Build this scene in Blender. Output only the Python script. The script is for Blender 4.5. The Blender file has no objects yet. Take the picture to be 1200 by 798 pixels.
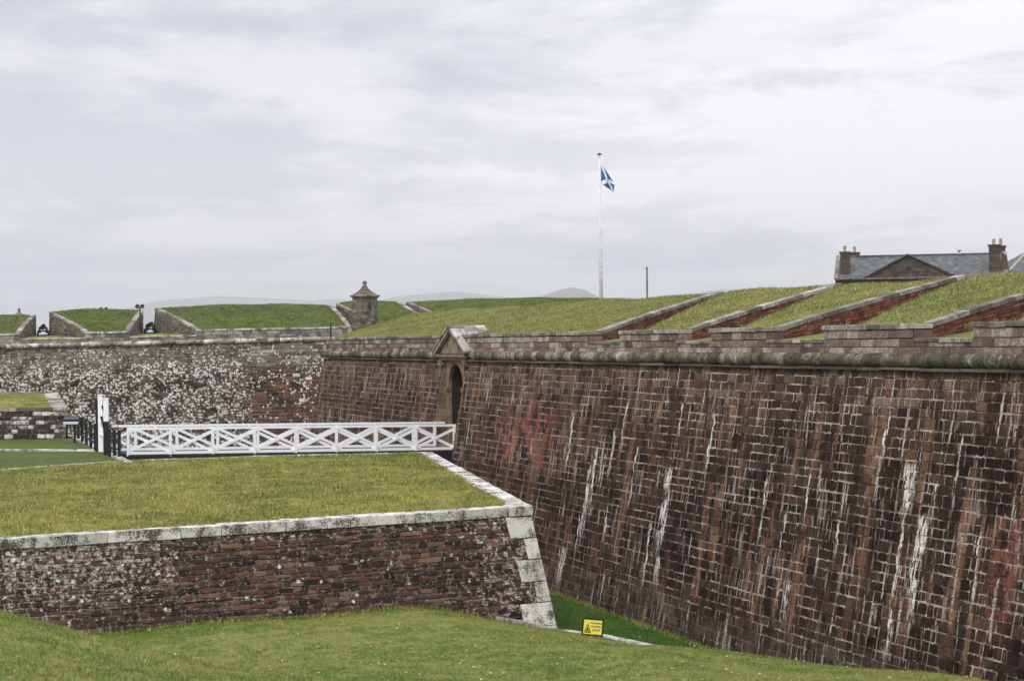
import bpy, math, random
import numpy as np
from mathutils import Vector, Matrix

R = math.radians
random.seed(7); rng = np.random.default_rng(7)
scene = bpy.context.scene
COL = scene.collection
F = 2200.0; HY = 398.0; ROLL = 0.012          # focal length in photo pixels, horizon row, camera roll

# ------------------------------------------------------------------ camera
cam_d = bpy.data.cameras.new("camera"); cam = bpy.data.objects.new("camera", cam_d); COL.objects.link(cam)
cam_d.sensor_width = 36.0; cam_d.lens = 36.0 * F / 1200.0
cam_d.clip_start = 0.5; cam_d.clip_end = 40000
cam_d.shift_y = -(HY - 399.0) / 1200.0
cam.matrix_world = Matrix.Rotation(R(90), 4, 'X') @ Matrix.Rotation(-ROLL, 4, 'Z')
scene.camera = cam

# ------------------------------------------------------------------ light
SUN_EL, SUN_AZ = 46.0, 205.0                  # azimuth clockwise from +Y (view direction): sun behind thin cloud, behind the viewer
sd = bpy.data.lights.new("sun", 'SUN'); sd.energy = 1.5; sd.angle = R(12); sd.color = (1, .965, .92)
so = bpy.data.objects.new("sun", sd); COL.objects.link(so)
so.rotation_euler = (R(90 - SUN_EL), 0, R(180 - SUN_AZ)); so.location = (40, 20, 60)
scene.view_settings.view_transform = 'Standard'; scene.view_settings.look = 'None'
scene.view_settings.exposure = 0.42; scene.view_settings.gamma = 1.0

# ---- tiny node expression helper
class NT:
    def __init__(s, tree): s.t = tree; s.n = tree.nodes; s.l = tree.links
    def inp(s, sock, v):
        if v is None: return
        if isinstance(v, bpy.types.NodeSocket): s.l.new(v, sock)
        elif isinstance(v, (tuple, list)) and sock.type == 'RGBA' and len(v) == 3: sock.default_value = (*v, 1)
        else: sock.default_value = v
    def m(s, op, a, b=None, c=None, clamp=False):
        n = s.n.new('ShaderNodeMath'); n.operation = op; n.use_clamp = clamp
        for i, v in enumerate((a, b, c)): s.inp(n.inputs[i], v)
        return n.outputs[0]
    def mr(s, v, a, b, c=0.0, d=1.0, smooth=True):
        n = s.n.new('ShaderNodeMapRange'); n.interpolation_type = 'SMOOTHSTEP' if smooth else 'LINEAR'
        for i, x in enumerate((v, a, b, c, d)): s.inp(n.inputs[i], x)
        return n.outputs[0]
    def mix(s, f, a, b, blend='MIX'):
        n = s.n.new('ShaderNodeMix'); n.data_type = 'RGBA'; n.blend_type = blend
        s.inp(n.inputs[0], f); s.inp(n.inputs[6], a); s.inp(n.inputs[7], b); return n.outputs[2]
    def noise(s, vec, scale=1.0, detail=3.0, rough=.55, dist=0.0, col=False):
        n = s.n.new('ShaderNodeTexNoise'); s.inp(n.inputs['Vector'], vec)
        n.inputs['Scale'].default_value = scale; n.inputs['Detail'].default_value = detail
        n.inputs['Roughness'].default_value = rough; n.inputs['Distortion'].default_value = dist
        return n.outputs['Color' if col else 'Fac']
    def vor(s, vec, scale, feature='F1', out='Distance', rnd=1.0):
        n = s.n.new('ShaderNodeTexVoronoi'); n.feature = feature; s.inp(n.inputs['Vector'], vec)
        n.inputs['Scale'].default_value = scale; n.inputs['Randomness'].default_value = rnd; return n.outputs[out]
    def scale(s, vec, x, y, z, off=(0, 0, 0)):
        n = s.n.new('ShaderNodeMapping'); s.inp(n.inputs['Vector'], vec)
        n.inputs['Scale'].default_value = (x, y, z); n.inputs['Location'].default_value = off; return n.outputs[0]
    def ramp(s, f, stops, const=False):
        n = s.n.new('ShaderNodeValToRGB'); s.inp(n.inputs[0], f); cr = n.color_ramp
        if const: cr.interpolation = 'CONSTANT'
        while len(cr.elements) < len(stops): cr.elements.new(.5)
        for e, (p, c) in zip(cr.elements, stops): e.position = p; e.color = (*c, 1)
        return n.outputs[0]
    def attr(s, name, out='Vector'):
        n = s.n.new('ShaderNodeAttribute'); n.attribute_name = name; return n.outputs[out]
    def sep(s, v):
        n = s.n.new('ShaderNodeSeparateXYZ'); s.inp(n.inputs[0], v); return n.outputs
    def comb(s, x, y, z):
        n = s.n.new('ShaderNodeCombineXYZ')
        for i, v in enumerate((x, y, z)): s.inp(n.inputs[i], v)
        return n.outputs[0]
    def pos(s): return s.n.new('ShaderNodeNewGeometry').outputs['Position']
    def bump(s, h, strength=.5, dist=.02):
        n = s.n.new('ShaderNodeBump'); s.inp(n.inputs['Height'], h)
        n.inputs['Strength'].default_value = strength; n.inputs['Distance'].default_value = dist; return n.outputs[0]

def material(name, fn, rough=.9, spec=.2):
    m = bpy.data.materials.new(name); m.use_nodes = True
    t = NT(m.node_tree); b = m.node_tree.nodes['Principled BSDF']
    b.inputs['Roughness'].default_value = rough; b.inputs['Specular IOR Level'].default_value = spec
    r = fn(t)
    col, nrm = r if isinstance(r, tuple) and len(r) == 2 else (r, None)
    t.inp(b.inputs['Base Color'], col)
    if nrm is not None: t.inp(b.inputs['Normal'], nrm)
    return m

# ------------------------------------------------------------------ sky: Nishita under a broken overcast of cloud
w = bpy.data.worlds.new("World"); scene.world = w; w.use_nodes = True
t = NT(w.node_tree); bg = w.node_tree.nodes['Background']
sky = t.n.new('ShaderNodeTexSky'); sky.sky_type = 'NISHITA'; sky.sun_disc = False
sky.sun_elevation = R(SUN_EL); sky.sun_rotation = R(SUN_AZ); sky.dust_density = 2.0
d = t.n.new('ShaderNodeTexCoord').outputs['Generated']
sx, sy, sz = t.sep(d)
el = t.m('MAXIMUM', sz, 0.0)
den = t.m('ADD', el, .075)
cp = t.comb(t.m('DIVIDE', sx, den), t.m('DIVIDE', sy, den), t.m('MULTIPLY', el, 3.0))
warp = t.noise(t.scale(cp, .5, .5, 1, (3, 1, 0)), 1.0, 3, .5)
cp2 = t.comb(t.m('ADD', t.m('DIVIDE', sx, den), t.m('MULTIPLY', warp, 1.2)), t.m('DIVIDE', sy, den), t.m('MULTIPLY', el, 6.0))
n1 = t.noise(t.scale(cp2, .75, .62, 1, (7.3, 2.1, 0)), 1.0, 7, .52)
n2 = t.noise(t.scale(cp2, 2.5, 1.5, 3.5, (1.3, 8.1, 0)), 1.0, 8, .62)
n3 = t.noise(t.scale(cp2, .35, .35, 1, (4.7, 5.5, 0)), 1.0, 3, .5)
dens = t.m('ADD', t.m('MULTIPLY', n1, .50), t.m('ADD', t.m('MULTIPLY', n2, .38), t.m('MULTIPLY', n3, .22)))
bright = t.mr(dens, .47, .615)
# a brighter break in the cloud low on the right, and a bright band at about five degrees
az = t.mr(t.m('DIVIDE', sx, t.m('MAXIMUM', sy, .01)), -.15, .30)
band = t.m('MULTIPLY', t.mr(el, .035, .085), t.mr(el, .155, .085))
bright = t.m('ADD', t.m('MULTIPLY', bright, t.m('MULTIPLY_ADD', az, .35, .62)), t.m('MULTIPLY', band, t.m('MULTIPLY_ADD', az, .85, .22)), clamp=True)
cloud = t.mix(bright, (4.75, 4.86, 5.28), (8.6, 8.58, 8.7))
low = t.mr(el, .045, 0.0)
cloud = t.mix(t.m('MULTIPLY', low, .8), cloud, (4.85, 5.1, 5.75))
zen = t.m('MULTIPLY_ADD', t.mr(el, .16, 1.0, smooth=False), 1.6, 1.0)
cloud = t.mix(1.0, cloud, t.comb(zen, zen, zen), 'MULTIPLY')
cloud = t.mix(.95, sky.outputs[0], cloud)
t.inp(bg.inputs['Color'], cloud); bg.inputs['Strength'].default_value = .1

# ------------------------------------------------------------------ object helpers
def tag(o, label=None, cat=None, group=None, kind=None):
    if label: o['label'] = label
    if cat: o['category'] = cat
    if group: o['group'] = group
    if kind: o['kind'] = kind
    return o
def empty(name, loc, label, cat, group=None):
    o = bpy.data.objects.new(name, None); COL.objects.link(o); o.location = loc; o.empty_display_size = .3
    return tag(o, label, cat, group)
def link(name, me, mats, parent=None):
    o = bpy.data.objects.new(name, me); COL.objects.link(o)
    for m in (mats if isinstance(mats, (list, tuple)) else [mats]): me.materials.append(m)
    if parent is not None:
        o.parent = parent; o.matrix_parent_inverse = Matrix.Translation(-Vector(parent.location)) if parent.type == 'EMPTY' and parent.parent is None else Matrix()
    return o
class MB:
    """mesh collector in world coordinates; st = surface coordinates, blk = per-piece random numbers"""
    def __init__(s): s.v = []; s.f = []; s.st = []; s.bk = []; s.mi = []
    def add(s, vs, fs, st=None, bk=None, mi=0):
        n = len(s.v); s.v += [tuple(p) for p in vs]
        s.f += [tuple(i + n for i in f) for f in fs]; s.mi += [mi] * len(fs)
        s.st += st if st is not None else [(p[0], p[1], p[2]) for p in vs]
        b = bk if bk is not None else (random.random(), random.random(), random.random())
        s.bk += [b] * len(vs); return s
    def box(s, c, half, ax=((1, 0, 0), (0, 1, 0), (0, 0, 1)), bev=0.0, jit=0.0, bk=None):
        ax = [Vector(a) for a in ax]; c = Vector(c)
        vs = []
        for k in (-1, 1):
            for j in (-1, 1):
                for i in (-1, 1):
                    vs.append(c + ax[0] * i * half[0] + ax[1] * j * half[1] + ax[2] * k * half[2] +
                              Vector([random.uniform(-jit, jit) for _ in range(3)]))
        return s.add(vs, [(0, 2, 3, 1), (4, 5, 7, 6), (0, 1, 5, 4), (2, 6, 7, 3), (0, 4, 6, 2), (1, 3, 7, 5)], bk=bk)
    def bar(s, a, b, wd, ht, up=(0, 0, 1)):
        a, b = Vector(a), Vector(b); dr = (b - a); L = dr.length; dr.normalize()
        sd_ = dr.cross(Vector(up)).normalized(); u2 = sd_.cross(dr).normalized()
        return s.box((a + b) / 2, (L / 2, wd / 2, ht / 2), (dr, sd_, u2))
    def tube(s, pts, rads, n=10, cap=True):
        base = []; vs = []; fs = []
        pts = [Vector(p) for p in pts]
        for i, p in enumerate(pts):
            dr = (pts[min(i + 1, len(pts) - 1)] - pts[max(i - 1, 0)]).normalized()
            a = dr.orthogonal().normalized() if abs(dr.z) > .95 else dr.cross(Vector((0, 0, 1))).normalized()
            if abs(dr.z) > .95: a = Vector((1, 0, 0))
            b = dr.cross(a).normalized()
            for k in range(n):
                th = 2 * math.pi * k / n; vs.append(p + (a * math.cos(th) + b * math.sin(th)) * rads[i])
        for i in range(len(pts) - 1):
            for k in range(n):
                q = (k + 1) % n; fs.append((i * n + k, i * n + q, (i + 1) * n + q, (i + 1) * n + k))
        if cap: fs.append(tuple(range(n))[::-1]); fs.append(tuple((len(pts) - 1) * n + k for k in range(n)))
        return s.add(vs, fs)
    def mesh(s, name, smooth=False):
        me = bpy.data.meshes.new(name); me.from_pydata(s.v, [], s.f)
        a = me.attributes.new('st', 'FLOAT_VECTOR', 'POINT'); a.data.foreach_set('vector', np.array(s.st, 'f').ravel())
        b = me.attributes.new('blk', 'FLOAT_VECTOR', 'POINT'); b.data.foreach_set('vector', np.array(s.bk, 'f').ravel())
        me.polygons.foreach_set('material_index', s.mi)
        if smooth: me.polygons.foreach_set('use_smooth', [True] * len(s.f))
        me.update(); return me
    def build(s, name, mats, parent=None, smooth=False):
        return link(name, s.mesh(name, smooth), mats, parent)
def lathe(c, prof, n=16):
    m = MB(); vs = []; fs = []
    for (r, z) in prof:
        for k in range(n):
            th = 2 * math.pi * (k + .5) / n; vs.append((c[0] + r * math.cos(th), c[1] + r * math.sin(th), c[2] + z))
    for i in range(len(prof) - 1):
        for k in range(n):
            q = (k + 1) % n; fs.append((i * n + k, i * n + q, (i + 1) * n + q, (i + 1) * n + k))
    fs.append(tuple(range(n))[::-1]); fs.append(tuple((len(prof) - 1) * n + k for k in range(n)))
    m.add(vs, fs); return m

def PX(x, y): return x - ROLL * (y - 399), y + ROLL * (x - 600)     # undo the camera roll
def P(x, y, dist):                                                    # a point seen at pixel x,y of the photo, dist metres away
    a, b = PX(x, y); return Vector(((a - 600) / F * dist, dist, -(b - HY) / F * dist))

def masonry(mb, s0, s1, t0, t1, mp, ch=.28, cv=.05, bw=.5, bv=.22, gap=.022, relief=.03, jit=.012, zone=None, cut=.25):
    """courses of individually shaped stones on the surface mp(s, t, depth); s0/s1 may depend on t"""
    f0 = s0 if callable(s0) else (lambda t: s0); f1 = s1 if callable(s1) else (lambda t: s1)
    tt = t0
    while tt < t1 - .05:
        h = min(ch + random.uniform(-cv, cv), t1 - tt)
        if t1 - tt - h < ch * .4: h = t1 - tt
        a, b = f0(tt + h / 2), f1(tt + h / 2); x = a
        ph = random.uniform(0, 9)
        wob = lambda q: .35 * jit * math.sin(q * .9 + ph) + .35 * jit * math.sin(q * 2.3 + ph * 2)
        while x < b - .03:
            wd = max(bw * .4, random.gauss(bw, bv))
            if b - x - wd < bw * .45: wd = b - x
            g = gap / 2 * random.uniform(.55, 1.5); e = min(relief * .7, .02); J = lambda: random.uniform(-jit, jit)
            xa, xb, ta, tb = x + g, x + wd - g, tt + g + wob(x), tt + h - g + wob(x)
            cx, cy = min(wd, h) * cut * random.uniform(.3, 1), min(wd, h) * cut * random.uniform(.3, 1)
            o = [(xa + cx, ta), (xb - cx, ta), (xb, ta + cy), (xb, tb - cy), (xb - cx, tb), (xa + cx, tb), (xa, tb - cy), (xa, ta + cy)]
            o = [(p + J(), q + J()) for p, q in o]
            mx, my = (xa + xb) / 2, (ta + tb) / 2
            ix = 1 - 2 * e / max(wd, .05); iy = 1 - 2 * e / max(h, .05)
            r0 = relief * random.uniform(.6, 1.25); tl, tl2 = random.uniform(-.25, .25) * relief, random.uniform(-.25, .25) * relief
            inn = [(mx + (p - mx) * ix, my + (q - my) * iy) for p, q in o]
            vs = [mp(p, q, -.004) for p, q in o] + [mp(p, q, r0 + tl * (p - mx) / wd * 2 + tl2 * (q - my) / h * 2) for p, q in inn]
            z = zone(mx, my) if zone else None
            bk = (random.random(), random.random(), z if z is not None else random.random())
            mb.add(vs, [tuple(range(8, 16))] + [(i, (i + 1) % 8, 8 + (i + 1) % 8, 8 + i) for i in range(8)],
                   [(p, q, 0) for p, q in o + inn], bk)
            x += wd
        tt += h
def sheet(mb, s0, s1, t0, t1, mp, ds=1.0, dt=1.0, dep=0.0):
    f0 = s0 if callable(s0) else (lambda t: s0); f1 = s1 if callable(s1) else (lambda t: s1)
    ns = max(1, int((f1(t1) - f0(t1)) / ds)); nt = max(1, int((t1 - t0) / dt)); vs = []; st = []; fs = []
    for j in range(nt + 1):
        t_ = t0 + (t1 - t0) * j / nt
        for i in range(ns + 1):
            s_ = f0(t_) + (f1(t_) - f0(t_)) * i / ns; vs.append(mp(s_, t_, dep)); st.append((s_, t_, 0))
    for j in range(nt):
        for i in range(ns):
            k = j * (ns + 1) + i; fs.append((k, k + 1, k + ns + 2, k + ns + 1))
    mb.add(vs, fs, st, (.5, .5, .5))

# ------------------------------------------------------------------ fortress coordinates
UU = Vector((-.320, .947, 0)); NI = Vector((.947, .320, 0))          # along the long wall (away from us), and into the fort
OO = Vector((11.81, 43.28, 0)); BAT = 1 / 5.7; Z0 = -.78; ZD = -9.25  # Z0 = foot of the cordon, ZD = ditch floor
def W(s, wi, z): return OO + UU * s + NI * wi + Vector((0, 0, z))
def wall_mp(s, tt, dep): return W(s, -(tt * BAT + dep), Z0 - tt)
def s_front(x, y=400):                                                # station on the wall seen at pixel column x
    a, _ = PX(x, y); r = (a - 600) / F
    return (r * OO.y - OO.x) / (UU.x - r * UU.y)
def st_wall(x, y):                                                    # pixel -> (s, t) on the battered face
    a, b = PX(x, y); r, q = (a - 600) / F, (b - HY) / F
    nx, ny = -NI.x, -NI.y
    dd = (nx * OO.x + ny * OO.y + BAT * Z0) / (nx * r + ny - BAT * q)
    p = Vector((r * dd, dd, 0)) - OO
    return p.dot(UU), Z0 + q * dd

# ------------------------------------------------------------------ materials
def streaks(t, st, lst, brk):
    s_, t_, _ = t.sep(st); tot = None
    wob = t.m('MULTIPLY', t.m('SUBTRACT', t.noise(t.scale(st, .4, 1.3, 1), 1, 2), .5), .45)
    sw = t.m('ADD', s_, wob); ragged = t.mr(t.noise(t.scale(st, 3, 1.1, 1, (2, 2, 0)), 1, 4, .7), .33, .62, .35, 1.5)
    for (sc, ta, tb, wd) in lst:
        m1 = t.mr(t.m('DIVIDE', t.m('ABSOLUTE', t.m('SUBTRACT', sw, sc)), ragged), wd, wd * .5)
        m2 = t.m('MULTIPLY', t.mr(t_, ta - .05, ta + .15), t.mr(t_, tb + .2, tb - 1.0))
        m_ = t.m('MULTIPLY', m1, m2); tot = m_ if tot is None else t.m('MAXIMUM', tot, m_)
    return t.m('MULTIPLY', tot, brk)
SPX = [((670, 480), (664, 560), .10), ((700, 520), (690, 600), .12), ((722, 500), (712, 560), .10), ((735, 470), (728, 530), .07), ((745, 520), (738, 600), .08), ((800, 470), (795, 520), .09), ((765, 600), (752, 690), .10),
       ((952, 540), (940, 620), .07), ((1040, 480), (1034, 560), .07), ((985, 600), (978, 660), .06), ((1150, 620), (1138, 720), .06), ((682, 600), (670, 660), .07), ((712, 590), (704, 650), .06), ((1098, 560), (1092, 620), .05), ((925, 680), (918, 730), .12),
       ((1062, 540), (1044, 782), .10), ((1086, 600), (1062, 740), .24), ((1131, 508), (1113, 600), .07), ((898, 558), (889, 640), .07),
       ((920, 598), (913, 668), .08), ((788, 546), (768, 652), .26), ((692, 542), (679, 640), .15), ((776, 650), (765, 690), .2), ((1066, 540), (1058, 610), .22),
       ((1075, 545), (1068, 590), .10), ((860, 575), (857, 610), .06), ((663, 640), (650, 690), .35), ((838, 480), (826, 560), .08)]
RPX = [((943, 600), (925, 770), .16), ((1020, 590), (1002, 700), .22), ((1072, 700), (1050, 790), .16), ((600, 440), (590, 560), .5),
       ((880, 600), (870, 740), .12), ((1180, 600), (1170, 760), .8), ((1130, 580), (1115, 760), .2), ((830, 560), (812, 740), .25)]
def conv(lst):
    o = []
    for a, b, wd in lst:
        (sa, ta), (sb, tb) = st_wall(*a), st_wall(*b); o.append(((sa + sb) / 2, ta, tb, wd))
    return o
SL, RL = conv(SPX), conv(RPX)
RED = st_wall(625, 505)
def wall_common(t, mortar):
    st = t.attr('st'); bk = t.attr('blk'); r1, r2, r3 = t.sep(bk); s_, t_, _ = t.sep(st)
    fine = t.noise(t.scale(st, 1, 1, 1), 14, 5, .65); mid = t.noise(st, 2.2, 4, .6)
    grit = t.noise(st, 55, 3, .7)
    big = t.noise(t.scale(st, .22, .30, 1, (3, 9, 0)), 1, 3, .5); vs = t.noise(t.scale(st, 1.5, .16, 1, (8, 2, 0)), 1, 4, .55)
    vf = t.noise(t.scale(st, 7.5, .42, 1), 1, 4, .6)
    brk = t.mr(t.noise(t.scale(st, 11, 2.0, 1, (5, 5, 0)), 1, 5, .75), .45, .53)
    white = streaks(t, st, SL, brk); pink = streaks(t, st, RL, t.mr(mid, .35, .6))
    redsp = t.m('MULTIPLY', t.mr(t.m('ABSOLUTE', t.m('SUBTRACT', s_, RED[0] + .5)), 5.0, .6), t.mr(t.m('ABSOLUTE', t.m('SUBTRACT', t_, RED[1] + .3)), 2.4, .3))
    redsp = t.m('MULTIPLY', redsp, t.mr(t.noise(t.scale(st, 1.3, .7, 1, (3, 3, 0)), 1, 4, .65), .42, .56))
    top = t.mr(t_, 1.9, .3)
    zone = t.noise(t.scale(st, .55, .8, 1, (2, 4, 0)), 1, 4, .6)
    base = t.ramp(r1, [(0, (.007, .005, .0045)), (.45, (.014, .0088, .0072)), (.72, (.026, .0155, .012)), (.9, (.027, .023, .019)), (1, (.058, .034, .026))])
    base = t.mix(t.mr(zone, .50, .66, 0, .6), base, t.mix(r2, (.036, .029, .024), (.062, .033, .025)))
    vstain = t.mr(t.m('ADD', t.m('MULTIPLY', vs, .6), t.m('MULTIPLY', big, .4)), .48, .60)
    red = t.ramp(r2, [(0, (.038, .017, .011)), (.5, (.082, .035, .022)), (1, (.15, .083, .054))])
    base = t.mix(t.m('MULTIPLY', vstain, t.mr(r3, 0, 1, .25, .8)), base, red)
    far = t.mr(s_, 14.0, 38.0)                                        # the stone is redder towards the gate
    base = t.mix(t.m('MULTIPLY', far, t.mr(r2, .2, .8, .1, .6)), base, t.ramp(r3, [(0, (.026, .017, .013)), (.5, (.068, .035, .026)), (1, (.16, .095, .070))]))
    base = t.mix(t.m('MULTIPLY', pink, .8), base, (.165, .064, .043))
    rs = t.m('MULTIPLY', redsp, t.mr(t.m('ADD', r3, redsp), .75, 1.0))
    base = t.mix(t.m('MULTIPLY', rs, .8), base, t.mix(r2, (.19, .045, .030), (.26, .095, .064)))
    curt = t.m('MULTIPLY', t.mr(t.noise(t.scale(st, 2.1, .13, 1, (4, 6, 0)), 1, 5, .6), .52, .60), t.mr(t.noise(t.scale(st, .5, .35, 1, (6, 1, 0)), 1, 3, .6), .42, .55))
    base = t.mix(t.m('MULTIPLY', curt, .78), base, t.mix(r3, (.12, .048, .028), (.22, .135, .088)))
    base = t.mix(t.m('MULTIPLY', top, t.mr(r3, .2, .9, .2, .8)), base, t.ramp(r2, [(0, (.060, .040, .032)), (.5, (.15, .080, .058)), (1, (.19, .155, .13))]))
    foot = t.m('MULTIPLY', t.mr(t_, 6.9, 7.7), t.mr(mid, .38, .58)); base = t.mix(t.m('MULTIPLY', foot, .7), base, t.mix(r2, (.030, .026, .019), (.10, .086, .058)))
    # runs of lime washed out of the joints
    run = t.m('MULTIPLY', t.mr(vf, .56, .61), t.mr(t.noise(t.scale(st, .9, .55, 1, (1, 7, 0)), 1, 4, .65), .47, .54))
    run2 = t.m('MULTIPLY', t.mr(t.noise(t.scale(st, 5.5, .42, 1, (9, 1, 0)), 1, 5, .6), .60, .64), t.mr(fine, .35, .5))
    if mortar:
        mm = t.noise(st, 1.1, 5, .7)
        c = t.mix(t.mr(mm, .41, .60), (.075, .048, .036), (.50, .425, .36)); c = t.mix(t.m('MULTIPLY', far, .5), c, (.23, .155, .12))
        c = t.mix(t.m('MULTIPLY', redsp, .6), c, (.30, .15, .12)); c = t.mix(t.mr(t_, 7.3, 7.9), c, (.13, .11, .085))
    else:
        c = t.mix(t.mr(fine, .42, .70, 0, .75), base, t.mix(1.0, base, (2.4, 2.2, 2.1), 'MULTIPLY'))
        c = t.mix(t.mr(fine, .45, .32, 0, .6), c, t.mix(1.0, c, (.35, .35, .35), 'MULTIPLY'))
        c = t.mix(t.mr(grit, .57, .66, 0, .55), c, (.20, .145, .115))
        c = t.mix(t.mr(grit, .46, .37, 0, .85), c, (.006, .005, .005))
    grime = t.m('MULTIPLY', t.mr(t.noise(t.scale(st, .16, .30, 1, (2, 8, 0)), 1, 4, .6), .50, .62), t.mr(mid, .3, .6, .4, 1))
    c = t.mix(t.m('MULTIPLY', grime, .55), c, t.mix(1.0, c, (.30, .28, .28), 'MULTIPLY'))
    c = t.mix(t.m('MULTIPLY', run, .72), c, t.mix(r1, (.42, .35, .30), (.22, .14, .11)))
    c = t.mix(t.m('MULTIPLY', run2, .85), c, t.mix(r2, (.62, .58, .54), (.36, .25, .20)))
    c = t.mix(t.m('MULTIPLY', white, .97), c, (.74, .70, .67))
    h = t.m('ADD', t.m('MULTIPLY', fine, .7), t.m('MULTIPLY', grit, .3))
    return c, t.bump(h, 1.0, .045)
M = {}
M['stone'] = material('wall_sandstone', lambda t: wall_common(t, False), .95, .05)
M['mortar'] = material('lime_mortar', lambda t: wall_common(t, True), .95, .1)

def pale_stone(t, lo, hi, lich=(.62, .60, .56), amt=.5, dark=(.035, .03, .026), darkamt=.6, scale=1.0, dth=(.50, .62)):
    st = t.attr('st'); r1, r2, r3 = t.sep(t.attr('blk'))
    p = t.pos(); a = t.noise(p, 2.0 * scale, 5, .65); b = t.noise(p, 9 * scale, 5, .7); c2 = t.noise(p, 34, 3, .7)
    c = t.mix(r1, lo, hi)
    c = t.mix(t.mr(t.m('ADD', t.m('MULTIPLY', b, .6), t.m('MULTIPLY', r2, .3)), .42, .62, 0, amt), c, lich)
    c = t.mix(t.mr(t.m('ADD', t.m('MULTIPLY', a, .5), t.m('MULTIPLY', c2, .5)), .0 + dth[0], dth[1], 0, darkamt), c, dark)
    return c, t.bump(t.m('ADD', t.m('MULTIPLY', b, .7), t.m('MULTIPLY', c2, .4)), .8, .03)
M['parapet'] = material('parapet_stone', lambda t: pale_stone(t, (.11, .068, .052), (.28, .195, .155), (.52, .47, .42), .8, darkamt=.6, dth=(.47, .58)))
M['coping'] = material('coping_stone', lambda t: pale_stone(t, (.13, .115, .095), (.28, .25, .21), (.56, .53, .48), .7, darkamt=.75, dth=(.47, .58)))
M['white_coping'] = material('limewashed_coping', lambda t: pale_stone(t, (.50, .485, .45), (.64, .62, .585), (.74, .73, .70), .7, (.055, .045, .035), .95, 1.0, (.485, .545)))
M['quoin'] = material('quoin_stone', lambda t: pale_stone(t, (.52, .50, .46), (.68, .66, .62), (.78, .77, .74), .5, (.05, .042, .034), .9, 1.3, (.50, .56)))
M['cordon'] = material('cordon_stone', lambda t: pale_stone(t, (.075, .062, .042), (.17, .14, .10), (.52, .48, .42), .7, (.02, .017, .012), .85, .8, (.46, .56)))
M['cordon_pale'] = material('lichened_cordon_stone', lambda t: pale_stone(t, (.22, .19, .15), (.5, .47, .42), (.78, .76, .72), .9, (.03, .024, .018), .9, .9, (.47, .55)))
M['tower'] = material('tower_stone', lambda t: pale_stone(t, (.085, .072, .056), (.21, .178, .14), (.38, .34, .29), .45, (.02, .017, .013), .7, 1.4, (.47, .58)))
M['redbrick'] = material('cheek_brick', lambda t: pale_stone(t, (.12, .036, .022), (.25, .082, .052), (.40, .27, .22), .45, (.03, .011, .009), .7, 1.0, (.46, .56)))
M['gatestone'] = material('gate_sandstone', lambda t: pale_stone(t, (.15, .098, .060), (.27, .185, .120), (.40, .33, .25), .5, (.035, .022, .015), .7, 1.2, (.47, .58)))
M['house'] = material('house_stone', lambda t: pale_stone(t, (.045, .030, .024), (.105, .070, .054), (.24, .20, .16), .25, (.02, .016, .013), .5))
M['joint'] = material('pale_joint', lambda t: pale_stone(t, (.34, .31, .28), (.46, .43, .40), (.6, .57, .54), .4, (.10, .08, .07), .6))
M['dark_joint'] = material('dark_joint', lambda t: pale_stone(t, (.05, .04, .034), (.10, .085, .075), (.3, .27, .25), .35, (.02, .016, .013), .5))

def ravelin_stone(t, mortar):
    st = t.attr('st'); r1, r2, r3 = t.sep(t.attr('blk')); s_, t_, _ = t.sep(st)
    big = t.noise(t.scale(st, .30, .7, 1), 1, 3, .55); mid = t.noise(st, 3, 4, .65); fine = t.noise(st, 24, 4, .7)
    left = t.mr(s_, -11.0, -15.0)                                    # dark and limed at the left end, redder to the right
    base = t.ramp(r1, [(0, (.016, .011, .010)), (.25, (.032, .018, .015)), (.45, (.055, .028, .021)), (.65, (.098, .042, .029)), (.80, (.050, .038, .031)), (.93, (.16, .078, .052)), (1, (.13, .10, .08))])
    base = t.mix(t.m('MULTIPLY', left, .6), base, t.ramp(r2, [(0, (.015, .011, .010)), (.6, (.045, .023, .019)), (1, (.075, .036, .028))]))
    c = t.mix(t.mr(fine, .40, .75, 0, .5), base, t.mix(1.0, base, (2.2, 2.1, 2.0), 'MULTIPLY'))
    c = t.mix(t.mr(fine, .42, .30, 0, .7), c, (.012, .010, .008))
    if mortar:
        c = t.mix(t.mr(mid, .40, .60), (.04, .032, .027), (.20, .165, .14)); c = t.mix(t.m('MULTIPLY', left, t.mr(mid, .36, .52)), c, (.29, .255, .23))
    # lichen: soft white discs, thickest below the coping on the left, and near the corner
    spot = t.mr(t.vor(t.comb(t.m('ADD', s_, t.m('MULTIPLY', mid, .3)), t.m('ADD', t_, t.m('MULTIPLY', fine, .12)), 0), 5.2), .36, .20)
    where = t.m('MAXIMUM', t.m('MULTIPLY', t.mr(s_, -9.0, -12.0), t.mr(t_, 2.4, .3)), t.m('MULTIPLY', t.mr(s_, -3.2, -1.0), t.mr(mid, .42, .55)))
    where = t.m('MAXIMUM', where, t.mr(t_, .35, .1, 0, .45))
    rnd = t.m('ADD', t.m('MULTIPLY', t.noise(st, 1.9, 3, .7), 1.0), t.m('MULTIPLY', where, .09))
    li = t.m('MULTIPLY', spot, t.mr(rnd, .56, .66)); c = t.mix(t.m('MULTIPLY', li, .9), c, (.70, .68, .64))
    crust = t.m('MULTIPLY', t.mr(t.m('ADD', t.noise(st, 7, 5, .75), t.m('MULTIPLY', where, .10)), .58, .66), t.mr(fine, .38, .5)); c = t.mix(t.m('MULTIPLY', crust, .8), c, (.50, .47, .42))
    return c, t.bump(t.m('ADD', fine, t.m('MULTIPLY', mid, .5)), .8, .03)
M['rav'] = material('rubble_sandstone', lambda t: ravelin_stone(t, False), .9, .2)
M['ravm'] = material('rubble_mortar', lambda t: ravelin_stone(t, True), .95, .1)

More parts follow.
